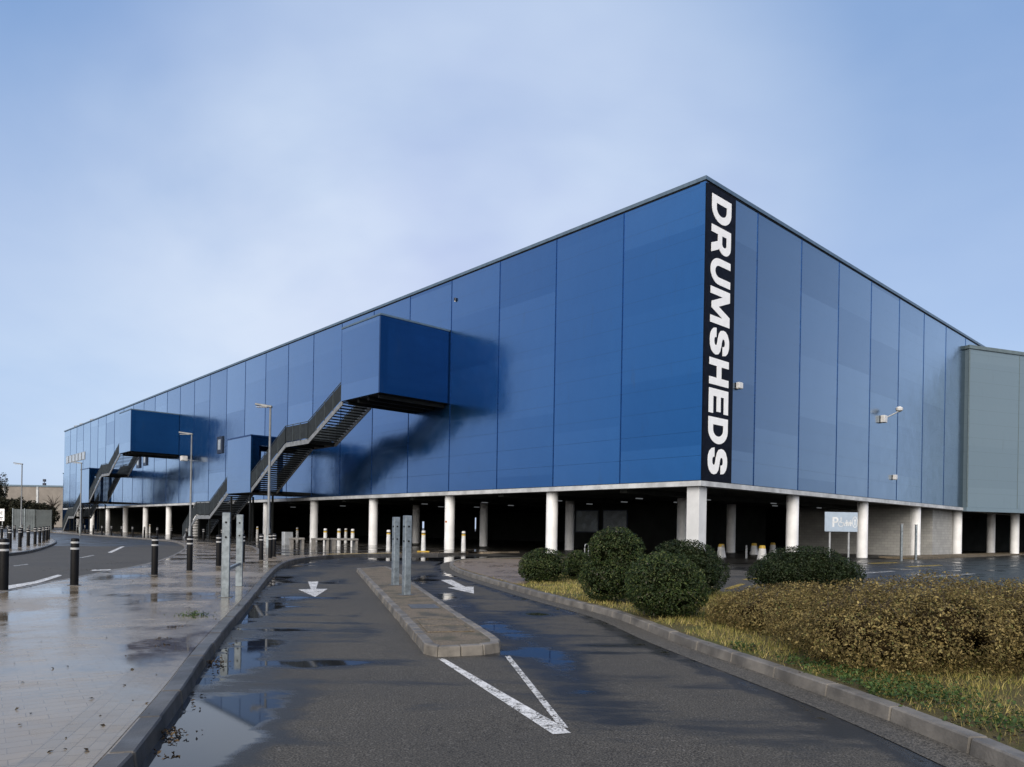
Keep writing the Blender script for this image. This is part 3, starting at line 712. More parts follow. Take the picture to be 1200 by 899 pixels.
# windows, vents and the low end extension
for y, z in ((62.2, 10.6), (90.2, 10.7), (93.4, 10.5)):
    fr = MB().box(-.16, -.024, y, y + 1.5, z - .95, z + .95).build('window', M['frame'], wh)
    MB().box(-.19, -.16, y + .38, y + 1.12, z - .55, z + .6).build('pane', M['glass'], fr)
for k in range(6):
    y = 126.6 + k * 2.55
    fr = MB().box(-.06, -.024, y, y + 2.1, 12.75, 14.15).build('window', M['steel_grey'], wh)
    MB().box(-.08, -.06, y + .12, y + 1.98, 12.85, 14.05).build('pane', M['glass_pale'], fr)
for y in (128, 136, 140.5): MB().lathe([(.45, 19.0), (.45, 19.9), (.6, 19.95), (.6, 20.15), (.1, 20.3)], 1.6, y, 14).build('roof_vent', M['steel_grey'], wh, smooth=True)
ex = MB().box(1.0, 30, LY + .03, LY + 5.9, 4.9, 11.2).build('end_extension', M['clad_y'], wh)
MB().box(.98, 30, LY + .03, LY + 5.92, .1, 4.88).build('plinth', M['joint'], ex); MB().box(.9, 30, LY + .03, LY + 6.0, 11.2, 11.4).build('parapet_cap', M['cap'], ex)

# ------------------------------------------------------------------ vertical sign with its letters
def arc(cx, cy, rx, ry, a0, a1, n=14): return [(cx + rx * math.cos(R(a0 + (a1 - a0) * k / n)), cy + ry * math.sin(R(a0 + (a1 - a0) * k / n))) for k in range(n + 1)]
def stroke(path, th):
    P = np.array(path); d = np.gradient(P, axis=0); d /= np.linalg.norm(d, axis=1)[:, None]; N = np.c_[-d[:, 1], d[:, 0]]
    if isinstance(th, (int, float)): th = np.full(len(P), th)
    return [tuple(p) for p in P + N * (th / 2)[:, None]] + [tuple(p) for p in (P - N * (th / 2)[:, None])[::-1]]
def glyph(ch):
    """Outlines (the first is the body, others holes) of a heavy wide capital in a unit-high box, and its width."""
    if ch == 'D':
        return [[(0, 0), (0, 1), (.42, 1)] + arc(.42, .5, .48, .5, 90, -90, 20)[1:], ([(.25, .235), (.25, .765), (.41, .765)] + arc(.41, .5, .235, .265, 90, -90, 14)[1:])[::-1]], .90
    if ch == 'R':
        return [[(0, 0), (0, 1), (.55, 1)] + arc(.55, .67, .34, .33, 90, -60, 14)[1:] + [(.76, .36), (.94, 0), (.64, 0), (.48, .325), (.255, .325), (.255, 0)],
                [(.255, .54), (.255, .775), (.52, .775)] + arc(.52, .6575, .105, .1175, 90, -90, 10)[1:]], .93
    if ch == 'U':
        return [[(0, 1), (0, .42)] + arc(.45, .42, .45, .44, 180, 360, 22)[1:] + [(.90, 1), (.65, 1), (.65, .42)] + arc(.45, .42, .20, .205, 0, -180, 14)[1:] + [(.25, 1)]], .90
    if ch == 'M':
        return [[(0, 0), (0, 1), (.35, 1), (.61, .42), (.87, 1), (1.22, 1), (1.22, 0), (.975, 0), (.975, .62), (.72, .06), (.50, .06), (.245, .62), (.245, 0)]], 1.22
    if ch == 'H':
        return [[(0, 0), (0, 1), (.25, 1), (.25, .62), (.65, .62), (.65, 1), (.90, 1), (.90, 0), (.65, 0), (.65, .38), (.25, .38), (.25, 0)]], .90
    if ch == 'E':
        return [[(0, 0), (0, 1), (.82, 1), (.82, .775), (.255, .775), (.255, .61), (.77, .61), (.77, .40), (.255, .40), (.255, .225), (.84, .225), (.84, 0)]], .84
    if ch == 'S':
        return [[(.90, .66), (.87, .82), (.76, .93), (.60, .99), (.46, 1.0), (.30, .985), (.14, .92), (.045, .81), (.02, .69), (.06, .55), (.17, .465), (.33, .415), (.52, .375),
                 (.585, .345), (.60, .30), (.575, .255), (.52, .23), (.45, .222), (.38, .23), (.335, .26), (.315, .33), (0, .33), (.03, .19), (.13, .08), (.28, .015), (.46, 0),
                 (.64, .015), (.80, .08), (.895, .19), (.92, .31), (.88, .45), (.77, .535), (.60, .585), (.42, .62), (.345, .65), (.32, .70), (.345, .745), (.40, .77), (.46, .778),
                 (.53, .77), (.575, .745), (.59, .66)]], .92
def letter_mesh(ch, fn, depth):
    """fn maps (u, v, depth) to a point; the outlines are filled as a 2D curve, then thickened."""
    cu = bpy.data.curves.new('letter', 'CURVE'); cu.dimensions = '2D'; cu.fill_mode = 'BOTH'; cu.extrude = .5
    outl, wd = glyph(ch) if isinstance(ch, str) else (ch, 1)
    for ol in outl:
        s = cu.splines.new('POLY'); s.points.add(len(ol) - 1); s.use_cyclic_u = True
        for p, q in zip(s.points, ol): p.co = (q[0], q[1], 0, 1)
    ob = bpy.data.objects.new('letter_tmp', cu); COL.objects.link(ob)
    dg = bpy.context.evaluated_depsgraph_get(); dg.update()
    me = bpy.data.meshes.new_from_object(ob.evaluated_get(dg)); bpy.data.objects.remove(ob); bpy.data.curves.remove(cu)
    for v in me.vertices: v.co = fn(v.co.x, v.co.y, (v.co.z + .5) * depth)
    bm = bmesh.new(); bm.from_mesh(me); bmesh.ops.remove_doubles(bm, verts=bm.verts, dist=1e-5); bmesh.ops.recalc_face_normals(bm, faces=bm.faces); bm.to_mesh(me); bm.free()
    for p in me.polygons: p.use_smooth = False
    return me, wd
sg = thing('vertical_sign', 'tall black banner sign with white capitals on the warehouse corner', 'sign', (*world(0, 0), 0), ANG)
MB().box(.03, 2.72, -.085, -.026, 4.2, 18.98).build('sign_panel', M['black_sign'], sg)
word = 'DRUMSHEDS'; CAP = 1.80; gap = .13; Z_TOP, Z_BOT = 18.60, 4.55
tot = sum(glyph(c)[1] for c in word) + gap * (len(word) - 1); SC = (Z_TOP - Z_BOT) / tot
cur = 0.0
for ch in word:
    me, wd = letter_mesh(ch, lambda u, v, d, c0=cur: Vector((.47 + v * CAP, -.086 - d, Z_TOP - (c0 + u) * SC)), .015)
    me.materials.append(M['white']); o = bpy.data.objects.new('letter', me); COL.objects.link(o); o.parent = sg
    cur += wd + gap

# ------------------------------------------------------------------ grey annex
AX, AA = (40.75, -.35), R(19.5) - ANG
an = thing('annex', 'grey green clad annex joined to the right end of the blue warehouse', 'building', (*world(*AX), 0), R(19.5))
mb = MB(); mb.box(0, 40, 0, .3, 4.2, 18.05); mb.box(0, .3, .3, 8, 4.2, 18.05)
for k in range(1, 7): mb.box(k * 6.2 - .03, k * 6.2 + .03, -.02, -.001, 4.2, 18.05, 1)
mb.build('clad_wall', [M['clad_grey'], M['joint_grey']], an)
MB().box(-.03, .12, -.03, -.0011, 4.2, 18.05).build('corner_trim', M['joint_grey'], an)
MB().box(-.1, 40, -.1, .4, 18.05, 18.35).build('parapet_cap', M['joint_grey'], an)
MB().box(-.08, 40, -.08, .5, 3.85, 4.19).build('edge_beam', M['clad_grey'], an)
MB().box(.3, 40, .5, 16, 18.0, 18.2).build('roof', M['roof'], an); MB().box(.0, 40, .52, 16, 3.95, 4.05).build('soffit', M['soffit'], an)
MB().box(12, 40, 14, 14.3, .03, 3.94).build('undercroft_wall', M['dark'], an)
ac = MB().lathe([(.36, .02), (.36, 3.90)], n=32).build('column', M['column'], an, smooth=True, loc=(9.0, 2.2, 0))
for xx in (18, 27): dup_part(ac, an, (xx, 2.2, 0))

# ------------------------------------------------------------------ fittings on the walls
def on_short(x, z): return (*world(x, 0), z)
q = thing('wall_light', 'small white box light on the blue wall beside the black sign', 'wall light', on_short(3.3, 9.35), ANG)
MB().box(-.19, .19, -.24, -.024, -.15, .17).build('housing', M['box_white'], q, bevel=.02); MB().box(-.15, .15, -.20, -.06, -.17, -.151).build('lens', M['lens'], q)
q = thing('security_camera', 'white camera box with raised arm midway along the right blue wall', 'camera', on_short(22.6, 9.85), ANG)
MB().box(-.27, .23, -.32, -.024, -.28, .22).build('housing', M['box_white'], q, bevel=.02)
MB().tube([(.23, -.25, .1), (.75, -.7, .45), (.95, -.8, .6)], .05).build('arm', M['steel_grey'], q); MB().lathe([(.05, .5), (.22, .62), (.24, .78), (.1, .9)], .98, -.82, 14).build('dome', M['box_white'], q, smooth=True)
q = thing('wall_light', 'tiny white box light low on the right blue wall', 'wall light', on_short(24.9, 5.85), ANG)
MB().box(-.16, .16, -.26, -.024, -.16, .18).build('housing', M['box_white'], q, bevel=.02); MB().box(-.12, .12, -.22, -.06, -.18, -.161).build('lens', M['lens'], q)
q = thing('security_camera', 'white camera on a short bracket on the left blue wall', 'camera', (*world(0, 71.6), 9.3), ANG)
MB().tube([(-.024, 0, 0), (-.9, 0, .1)], .07).build('arm', M['steel_grey'], q); MB().box(-1.5, -.8, -.35, .35, -.1, .5).build('housing', M['box_white'], q, bevel=.04)
q = thing('alarm_box', 'dark alarm box high on the blue wall below the roof edge', 'alarm box', (*world(0, 20.0), 17.6), ANG)
MB().box(-.14, -.024, -.10, .10, -.11, .11).build('housing', M['frame'], q, bevel=.03); MB().lathe([(.05, -.16), (.05, -.111)], -.08, 0, 10).build('lens', M['lens'], q)

# ------------------------------------------------------------------ bollards
def black_bollard():
    r = thing('black_bollard', '', 'bollard'); h = 1.10
    MB().lathe([(.088, 0), (.088, h - .035), (.078, h - .01), (.045, h)], n=20).build('post', M['black'], r, smooth=True)
    MB().lathe([(.0905, h - .12), (.0905, h - .08)], n=20).build('reflective_band', M['band'], r, smooth=True)
    MB().lathe([(.0905, h - .265), (.0905, h - .22)], n=20).build('reflective_band', M['band'], r, smooth=True)
    MB().lathe([(.15, 0), (.14, .012)], n=20).build('collar', M['kerb_dark'], r)
    return r
bb = black_bollard(); first = True
def put_bollard(xy, label, group):
    global first
    if first: bb.location = (*xy, ZP); bb['label'] = label; bb['group'] = group; first = False; return bb
    o = dup(bb, (*xy, ZP), None, label); o['group'] = group; return o
row = [(4, 692), (87, 686), (181, 674), (222, 669), (256, 663.5), (284, 659.5), (306, 656.5), (316.5, 654.2), (321, 652.8)]
for i, (px, py) in enumerate(row): put_bollard(G(px, py, ZP), f'black bollard with two white bands, {ORD[i]} along the near left pavement', 'black bollards along the near pavement')
isl_b = [(11.4, 643.3), (23.3, 641.6), (33, 639.9), (41, 638.2), (46.5, 636.6), (51, 635.2), (54.5, 633.8), (57, 632.4)]
for i, (px, py) in enumerate(isl_b): put_bollard(G(px, py, ZP), f'black bollard on the far-left kerb corner, {ORD[i] if i else "first"} round its curve', 'black bollards round the far-left corner')
isl_c = [(2, 631.5), (9.5, 630.8), (17, 630.2), (26, 629), (34, 628.4)]
for i, (px, py) in enumerate(isl_c): put_bollard(G(px, py, ZP), f'small black bollard on paving before the grey fence, {ORD[i] if i else "first"} from the left edge', 'black bollards before the fence')
for i in range(14):
    put_bollard(world(-9.1, 34 + i * 4.1), f'distant black bollard on the kerb below the stairs, {ORD[i]} from the square steel posts', 'black bollards along the far kerb')
def white_bollard():
    r = thing('white_bollard', '', 'bollard'); h = 1.3
    MB().lathe([(.15, 0), (.125, h - .30)], n=20).build('post', M['box_white'], r, smooth=True)
    MB().lathe([(.128, h - .30), (.128, h - .20)], n=20).build('yellow_band', M['yellow'], r, smooth=True)
    MB().lathe([(.126, h - .20), (.126, h - .14)], n=20).build('black_band', M['black'], r, smooth=True)
    MB().lathe([(.124, h - .14), (.12, h - .03), (.08, h)], n=20).build('cap', M['box_white'], r, smooth=True)
    return r
wb = white_bollard(); wfirst = True
def put_white(xy, label, group, z=ZP):
    global wfirst
    if wfirst: wb.location = (*xy, z); wb['label'] = label; wb['group'] = group; wfirst = False; return
    o = dup(wb, (*xy, z), None, label); o['group'] = group
WB = [(381, 640, 'behind the benches, leftmost of three together'), (397, 640, 'behind the benches, middle of three together'), (413, 640.5, 'behind the benches, rightmost of three together'),
      (455, 644, 'right of the second thick column'), (496, 645.5, 'standing on a yellow kerb block'), (543, 646, 'leaning spot beside the column with the sticker')]
for px, py, tx in WB: put_white(G(px, py, ZP), 'white bollard with yellow band ' + tx.replace('leaning spot ', ''), 'white bollards before the undercroft')
for i in range(7): put_white(world(2.2, 38.5 + i * 9.6), f'small pale bollard just inside the undercroft below the stairs, {ORD[i] if i else "first"} going left', 'pale bollards along the building')
# yellow kerb block
kb = G(496, 647.2, ZP); q = tag(MB().box(-.38, .38, -.12, .12, .0, .07).build('kerb_block', M['yellow'], None, bevel=.03, loc=(kb[0], kb[1], ZP + .006)), 'yellow concrete block at the foot of a white bollard', 'kerb block')
def cone(px, py, label, z=.03):
    x, y = G(px, py, z); r = thing('tapered_bollard', label, 'bollard', (x, y, z), 0, 'tapered bollards in the undercroft')
    MB().lathe([(.31, 0), (.20, .66)], n=20).build('post', M['box_white'], r, smooth=True); MB().lathe([(.203, .66), (.175, .83), (.12, .86)], n=20).build('yellow_band', M['yellow'], r, smooth=True)
cone(893, 655.6, 'white tapered bollard with yellow top nearest the wet car park'); cone(883.5, 650, 'white tapered bollard half hidden behind a hoop, yellow top')
cone(905.5, 648, 'dim tapered bollard furthest inside the undercroft'); cone(845, 653, 'tapered bollard peeping over the round bushes by the corner')

# ------------------------------------------------------------------ steel posts, benches, hoops, cabinet
def sq_post(mb, x, y, h, s=.075, mi=0): return mb.box(x - s, x + s, y - s, y + s, 0, h, mi)
a, b_ = G(264, 700, ZP), G(280, 687.5, ZP)
q = thing('steel_barrier', 'pair of square galvanised posts with low link bar on the left pavement', 'barrier', (a[0], a[1], ZP), 0)
ang = math.atan2(b_[1] - a[1], b_[0] - a[0]); L = math.hypot(b_[1] - a[1], b_[0] - a[0])
q.rotation_euler = (0, 0, ang)
for d in (0, L):
    p = sq_post(MB(), d, 0, 1.72).build('post', M['galv'], q, bevel=.008)
    hb = MB()
    for z in (1.22, 1.52): hb.tube([(d - .085, 0, z), (d + .085, 0, z)], .022, 10); hb.tube([(d, -.085, z), (d, .085, z)], .022, 10)
    hb.build('bolt', M['black'], p); MB().box(d - .13, d + .13, -.13, .13, 0, .015).build('base_plate', M['plate'], p)
MB().box(.075, L - .075, -.03, .03, .52, .58).build('link_bar', M['galv'], q)
for i, (px, py, h, lb) in enumerate(((463, 686, 1.74, 'square galvanised post on the traffic island, the farther of the two'), (476, 697.5, 1.74, 'square galvanised post on the traffic island, the nearer of the two'))):
    c = G(px, py, ZP); q = thing('steel_post', lb, 'post', (c[0], c[1], ZP), R(35), 'steel posts on the traffic island')
    p = sq_post(MB(), 0, 0, h).build('post', M['galv'], q, bevel=.008)
    hb = MB()
    for z in (1.18, 1.50): hb.tube([(-.085, 0, z), (.085, 0, z)], .022, 10); hb.tube([(0, -.085, z), (0, .085, z)], .022, 10)
    hb.build('bolt', M['black'], q); MB().box(-.14, .14, -.14, .14, 0, .015).build('base_plate', M['plate'], q)
c = G(500, 711, ZP)
q = tag(MB().box(-.26, .26, -.36, .36, 0, .006).build('access_cover', M['plate'], None, loc=(c[0] - .06, c[1], ZP + .004), rotz=R(14)), 'grey metal cover plate set in the traffic island', 'cover')
c = G(520, 733, ZP)
q = tag(MB().box(-.34, -.30, -.72, .72, 0, .010).box(.30, .34, -.72, .72, 0, .010).box(-.30, .30, .68, .72, 0, .010).box(-.30, .30, -.72, -.68, 0, .010).box(-.30, .30, -.03, .03, 0, .009).box(-.30, .30, -.68, -.03, 0, .005).box(-.30, .30, .03, .68, 0, .005).build('access_cover', [M['island']], None, loc=(c[0], c[1], ZP + .003), rotz=R(14)), 'large mossy framed cover set in the traffic island near its nose', 'cover')
def bench(px0, px1, py, label, depth=.55):
    A, B = G(px0, py, ZP), G(px1, py, ZP); L = math.hypot(B[0] - A[0], B[1] - A[1]); an_ = math.atan2(B[1] - A[1], B[0] - A[0])
    q = thing('concrete_bench', label, 'bench', (A[0], A[1], ZP), an_, 'benches before the undercroft')
    MB().box(0, L, 0, depth, .62, .74).build('seat', M['bench'], q, bevel=.015)
    for x0 in (0.02, L - .16): MB().box(x0, x0 + .14, .03, depth - .03, 0, .62).build('leg', M['bench'], q, bevel=.012)
bench(341, 357, 644.5, 'grey concrete bench, leftmost of the three before the undercroft'); bench(367, 386, 645, 'grey concrete bench in the middle of the three before the undercroft')
bench(391, 420, 645.2, 'widest grey concrete bench, rightmost of the three', .8)
def hoop(px, py, label, w=.75, z=.03):
    x, y = G(px, py, z); q = thing('cycle_stand', label, 'cycle stand', (x, y, z), ANG + R(25), 'steel cycle hoops in the undercroft')
    P = [(0, 0, 0), (0, 0, .6)] + [(.16 - .16 * math.cos(R(a)), 0, .6 + .2 * math.sin(R(a))) for a in (30, 60, 90)] + [(w - .16 + .16 * math.sin(R(a)), 0, .6 + .2 * math.cos(R(a))) for a in (0, 30, 60, 90)] + [(w, 0, 0)]
    MB().tube(P, .028, 8).build('hoop', M['steel_grey'], q, smooth=True); MB().lathe([(.07, 0), (.07, .01)], 0, 0, 12).lathe([(.07, 0), (.07, .01)], w, 0, 12).build('base_plate', M['plate'], q)
hoop(685, 655, 'steel hoop rising behind the tall double bush'); hoop(874, 654.5, 'steel hoop left of the tapered bollards'); hoop(846, 655, 'steel hoop by the corner column behind the bushes')
x, y = G(336.5, 639.5, ZP); q = thing('utility_cabinet', 'white cabinet by the benches before the undercroft', 'cabinet', (x, y, ZP), ANG)
MB().box(-.32, .32, -.25, .25, 0, 1.0).build('body', M['steel_grey'], q, bevel=.02); MB().box(-.30, .30, -.262, -.251, .1, 1.0).build('door', M['steel_grey'], q)

# ------------------------------------------------------------------ parking sign
x, y = 18.55, 41.0
q = thing('parking_sign', 'pale blue parking sign on two posts behind the low wide bush', 'sign', (x, y, 0), R(3))
MB().box(-.95, .95, -.03, .03, 1.78, 2.88).build('sign_panel', M['sign_blue'], q, bevel=.01)
for dx in (-.6, .5): MB().lathe([(.055, 0), (.055, 2.7)], dx, .09, 12).build('post', M['steel_grey'], q, smooth=True)
def icon(outl, x0, z0, s, name='symbol'):
    me, _ = letter_mesh(outl, lambda u, v, d: Vector((x0 + u * s, -.031 - d, z0 + v * s)), .006)
    me.materials.append(M['faded']); o = bpy.data.objects.new(name, me); COL.objects.link(o); o.parent = q
icon([[(0, 0), (0, 1), (.35, 1)] + arc(.35, .70, .28, .30, 90, -90, 12)[1:] + [(.2, .40), (.2, 0)], [(.2, .56), (.2, .84), (.33, .84)] + arc(.33, .70, .11, .14, 90, -90, 10)[1:]], -.52, 2.04, .56, 'letter')
icon([arc(.42, .93, .09, .09, 0, 345, 12)], -.24, 2.06, .52)
icon([stroke([(.42, .80), (.40, .45), (.72, .42), (.85, .10)], .11)], -.24, 2.06, .52)
icon([stroke(arc(.42, .30, .28, .28, 110, 350, 16), .08)], -.24, 2.06, .52)
for dx, s in ((.24, .34), (.365, .24), (.46, .34)):
    icon([arc(.2, .9, .11, .11, 0, 345, 10)], dx, 2.10, s); icon([[(0, .74), (.4, .74), (.46, .35), (.32, .35), (.32, 0), (.08, 0), (.08, .35), (-.06, .35)]], dx, 2.10, s)
icon([arc(.2, .5, .26, .52, 0, 352, 24), arc(.2, .5, .20, .44, 0, 352, 24)], .66, 2.02, .62)
icon([[(.16, .2), (.16, .6), (.08, .6), (.2, .82), (.32, .6), (.24, .6), (.24, .2)]], .66, 2.02, .62)
for px, py, lb in ((1056, 657, 'slim blue steel post before the blockwork, left one'), (1073, 656, 'slim blue steel post before the blockwork, beside the round column')):
    xx, yy = G(px, py, 0); qq = thing('slim_post', lb, 'post', (xx, yy, 0), 0, 'slim posts before the blockwork')
    MB().box(-.06, .06, -.06, .06, 0, 2.35).build('post', M['galv'], qq); MB().box(-.08, .08, -.08, .08, 2.35, 2.39).build('cap', M['steel_grey'], qq)

# ------------------------------------------------------------------ street lamps
def lamp(X, Y, h, label, arm=.75, rot=180, tilt=.10):
    q = thing('street_lamp', label, 'street lamp', (X, Y, ZP), R(rot), 'street lamps along the side road')
    MB().lathe([(.10, 0), (.10, 1.3), (.075, 1.35), (.05, h)], n=16).build('pole', M['lamp_grey'], q, smooth=True)
    b = MB(); b.hexa([(-.08, -.09, h - .04), (arm, -.15, h - .02 + tilt), (arm, .15, h - .02 + tilt), (-.08, .09, h - .04), (-.08, -.07, h + .07), (arm, -.11, h + .09 + tilt), (arm, .11, h + .09 + tilt), (-.08, .07, h + .07)])
    hd = b.build('lamp_head', M['lamp_grey'], q, bevel=.015); MB().box(.15, arm - .05, -.1, .1, h - .05 + tilt * .3, h - .035 + tilt * .3).build('lens', M['lens'], hd)
    MB().box(-.07, .07, -.11, .11, .35, .95).build('access_door', M['galv'], q)
for px, py, h, arm, rot, lb in ((314, 650, 7.4, .75, 178, 'tall grey street lamp before the lower stair portal'), (222.5, 638, 7.9, .9, 178, 'grey street lamp at the rounded end of the side road'),
                     (94, 628, 7.7, 1.0, 178, 'street lamp far along the building by the second stairs'), (24.5, 626.5, 7.6, .9, 178, 'street lamp standing far left before the brick wall')):
    X, Y = G(px, py, ZP); lamp(X, Y, h, lb, arm, rot)

# ------------------------------------------------------------------ foliage
def leaf_mesh(name, P, N, size, mat, parent=None, aspect=.55, jitter=.8, fold=.25):
    n = len(P); N = N + RNG.normal(0, jitter, (n, 3)); N /= np.linalg.norm(N, axis=1)[:, None] + 1e-9
    T = RNG.normal(0, 1, (n, 3)); T -= (T * N).sum(1)[:, None] * N; T /= np.linalg.norm(T, axis=1)[:, None] + 1e-9
    B = np.cross(N, T); s = (size * RNG.uniform(.6, 1.35, n))[:, None]
    V = np.empty((n, 4, 3)); V[:, 0] = P - T * s * .5; V[:, 2] = P + T * s * .5 - N * s * .1
    V[:, 1] = P + B * s * aspect * .5 + N * s * fold * .5; V[:, 3] = P - B * s * aspect * .5 + N * s * fold * .5
    me = bpy.data.meshes.new(name); me.vertices.add(n * 4); me.vertices.foreach_set('co', V.astype(np.float32).ravel())
    idx = np.arange(n) * 4
    loops = np.stack([idx, idx + 1, idx + 2, idx, idx + 2, idx + 3], 1).ravel()
    me.loops.add(n * 6); me.loops.foreach_set('vertex_index', loops.astype(np.int32))
    me.polygons.add(n * 2); me.polygons.foreach_set('loop_start', (np.arange(n * 2) * 3).astype(np.int32)); 
    me.materials.append(M[mat] if isinstance(mat, str) else mat); me.update(calc_edges=True)
    o = bpy.data.objects.new(name, me); COL.objects.link(o)
    if parent is not None: o.parent = parent
    return o
def lumpy(D, seed, amp):
    o = np.zeros(len(D))
    r = np.random.default_rng(seed)
    for k in range(9):
        a = r.normal(0, 1, 3) * (2.2 + k * .8); o += np.sin(D @ a + r.uniform(0, 6.28)) / (1.6 + k * .35)
    for k in range(6):
        a = r.normal(0, 1, 3) * (7 + k * 2.0); o += .55 * np.sin(D @ a + r.uniform(0, 6.28)) / (1.6 + k * .2)
    return 1 + amp * o
def hollow(P, f, seed):
    return np.array([mnoise.noise((p[0] * f + seed, p[1] * f, p[2] * f * 1.25)) for p in P])
def shrub(name, label, loc, lobes, n, size, leaf, core, seed, shell=(.74, 1.04), group=None, amp=.036, cat='shrub', sprigs=9, holes=(7.0, -.25), lift=.25):
    q = thing(name, label, cat, (loc[0], loc[1], ZP - .02), 0, group)
    n = int(n * 2.1)
    area = [(l[3] * l[4] + l[4] * l[5] + l[3] * l[5]) for l in lobes]; Ps, Ns = [], []
    r = np.random.default_rng(seed)
    for li, l in enumerate(lobes):
        k = int(n * area[li] / sum(area)); D = r.normal(0, 1, (k, 3)); D /= np.linalg.norm(D, axis=1)[:, None]
        rad = lumpy(D, seed + li, amp) * (shell[0] + (shell[1] - shell[0]) * r.beta(2.2, 1.1, k))
        C = np.array(l[:3]); S = np.array(l[3:6]); P = C + D * S * rad[:, None]; keep = P[:, 2] > .02
        for lj, m_ in enumerate(lobes):
            if lj != li: keep &= ((((P - np.array(m_[:3])) / np.array(m_[3:6])) ** 2).sum(1) > .72)
        Ps.append(P[keep]); Ns.append((D / S)[keep])
    P = np.concatenate(Ps); N = np.concatenate(Ns); N /= np.linalg.norm(N, axis=1)[:, None]
    hn = hollow(P, holes[0], seed * 3.1) + r.normal(0, .10, len(P)); kp = hn > holes[1]; P, N = P[kp], N[kp]
    N = N + np.array([0, 0, lift])
    leaf_mesh('foliage', P, N, size * r.choice([.7, 1.0, 1.0, 1.35], len(P)), leaf, q, aspect=.5)
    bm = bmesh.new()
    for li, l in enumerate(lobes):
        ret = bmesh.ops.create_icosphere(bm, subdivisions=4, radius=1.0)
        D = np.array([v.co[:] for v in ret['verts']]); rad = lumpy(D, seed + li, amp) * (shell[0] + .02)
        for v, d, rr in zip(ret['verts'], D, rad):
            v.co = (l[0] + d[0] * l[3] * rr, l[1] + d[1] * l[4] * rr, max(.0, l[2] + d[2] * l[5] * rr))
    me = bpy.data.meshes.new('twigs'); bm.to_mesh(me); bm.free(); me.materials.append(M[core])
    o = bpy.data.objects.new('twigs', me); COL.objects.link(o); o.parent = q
    if sprigs:
        mb = MB()
        for _ in range(sprigs):
            l = lobes[r.integers(len(lobes))]; th = r.uniform(0, 6.28); rr = r.uniform(0, .85)
            x0, y0 = l[0] + math.cos(th) * rr * l[3], l[1] + math.sin(th) * rr * l[4]; z0 = l[2] + l[5] * math.sqrt(max(0, 1 - rr * rr)) * .85
            h_ = r.uniform(.05, .16); dx, dy = r.normal(0, .07, 2)
            mb.tube([(x0, y0, z0), (x0 + dx * .5, y0 + dy * .5, z0 + h_ * .6), (x0 + dx, y0 + dy, z0 + h_)], [.004, .003, .0015], 4)
        tag(mb.build('sprigs', M['bark'], q), kind='stuff')
    return q
def base(px, py): return G(px, py, ZP - .02)
ev = 'evergreen shrubs on the verge'
shrub('evergreen_shrub', 'smallest round evergreen shrub on the verge, nearest the kerb corner', base(638, 684), [(0, .7, .45, .70, .62, .50), (-.2, .6, .35, .5, .5, .42)], 7000, .045, 'leaf', 'core', 3, group=ev)
shrub('evergreen_shrub', 'narrow evergreen shrub tucked behind the tall double-lobed one', base(677, 681), [(0, .4, .42, .42, .42, .46), (.25, .5, .40, .4, .4, .4)], 4400, .045, 'leaf', 'core', 9, group=ev)
shrub('evergreen_shrub', 'tall double-lobed evergreen shrub with flattish lower tier', base(724, 709), [(.03, .62, 1.12, .60, .58, .44), (-.08, .6, .52, .66, .62, .50), (.2, .62, .66, .60, .6, .5)], 12000, .042, 'leaf', 'core', 15, group=ev)
shrub('evergreen_shrub', 'round ball-shaped evergreen shrub in front of the larger ones', base(787, 728), [(0, .62, .60, .68, .66, .54), (.06, .6, .42, .70, .64, .42)], 10500, .040, 'leaf', 'core', 21, group=ev, amp=.022, holes=(9.0, -.30))
shrub('evergreen_shrub', 'broad evergreen shrub behind the ball-shaped one', base(815, 702), [(.02, .95, .74, .76, .8, .58), (.22, .9, .52, .78, .8, .52), (-.25, .95, .80, .55, .6, .48)], 13000, .043, 'leaf_dark', 'core', 27, group=ev)
shrub('evergreen_shrub', 'low wide dark evergreen shrub before the parking sign', base(960, 696), [(0, .95, .60, 1.20, .9, .58), (-.62, .9, .44, .88, .8, .46), (.66, .9, .46, .86, .8, .48)], 15000, .045, 'leaf_dark', 'core', 33, group=ev)
shrub('brown_shrub', 'lower brown leaved shrub next to the ball-shaped evergreen', base(950, 749), [(-.15, .70, .22, .72, .62, .30), (.45, .75, .26, .75, .72, .36), (-.35, 1.3, .24, .7, .7, .32), (.2, 1.6, .28, 1.0, .9, .36), (1.1, 1.5, .28, .8, .8, .36)], 48000, .033, 'leaf_brown', 'core_brown', 41, (.50, 1.14), group='brown shrubs on the verge', amp=.075, sprigs=130, holes=(4.5, -.20), lift=.55)
hb = base(1120, 800)
shrub('brown_shrub', 'big brown leaved shrub filling the verge at the right edge', hb, [(-.55, .85, .34, .70, .75, .40), (.25, .90, .40, .90, .85, .46), (1.2, 1.0, .42, 1.0, .95, .46), (2.3, 1.1, .43, 1.1, 1.0, .48), (3.3, 1.2, .43, 1.1, 1.1, .48), (-.25, 1.8, .40, .9, 1.0, .44), (1.0, 2.1, .42, 1.3, 1.1, .48), (2.8, 2.3, .42, 1.5, 1.1, .49)], 135000, .031, 'leaf_brown', 'core_brown', 47, (.50, 1.13), group='brown shrubs on the verge', amp=.075, sprigs=420, holes=(4.5, -.20), lift=.55)

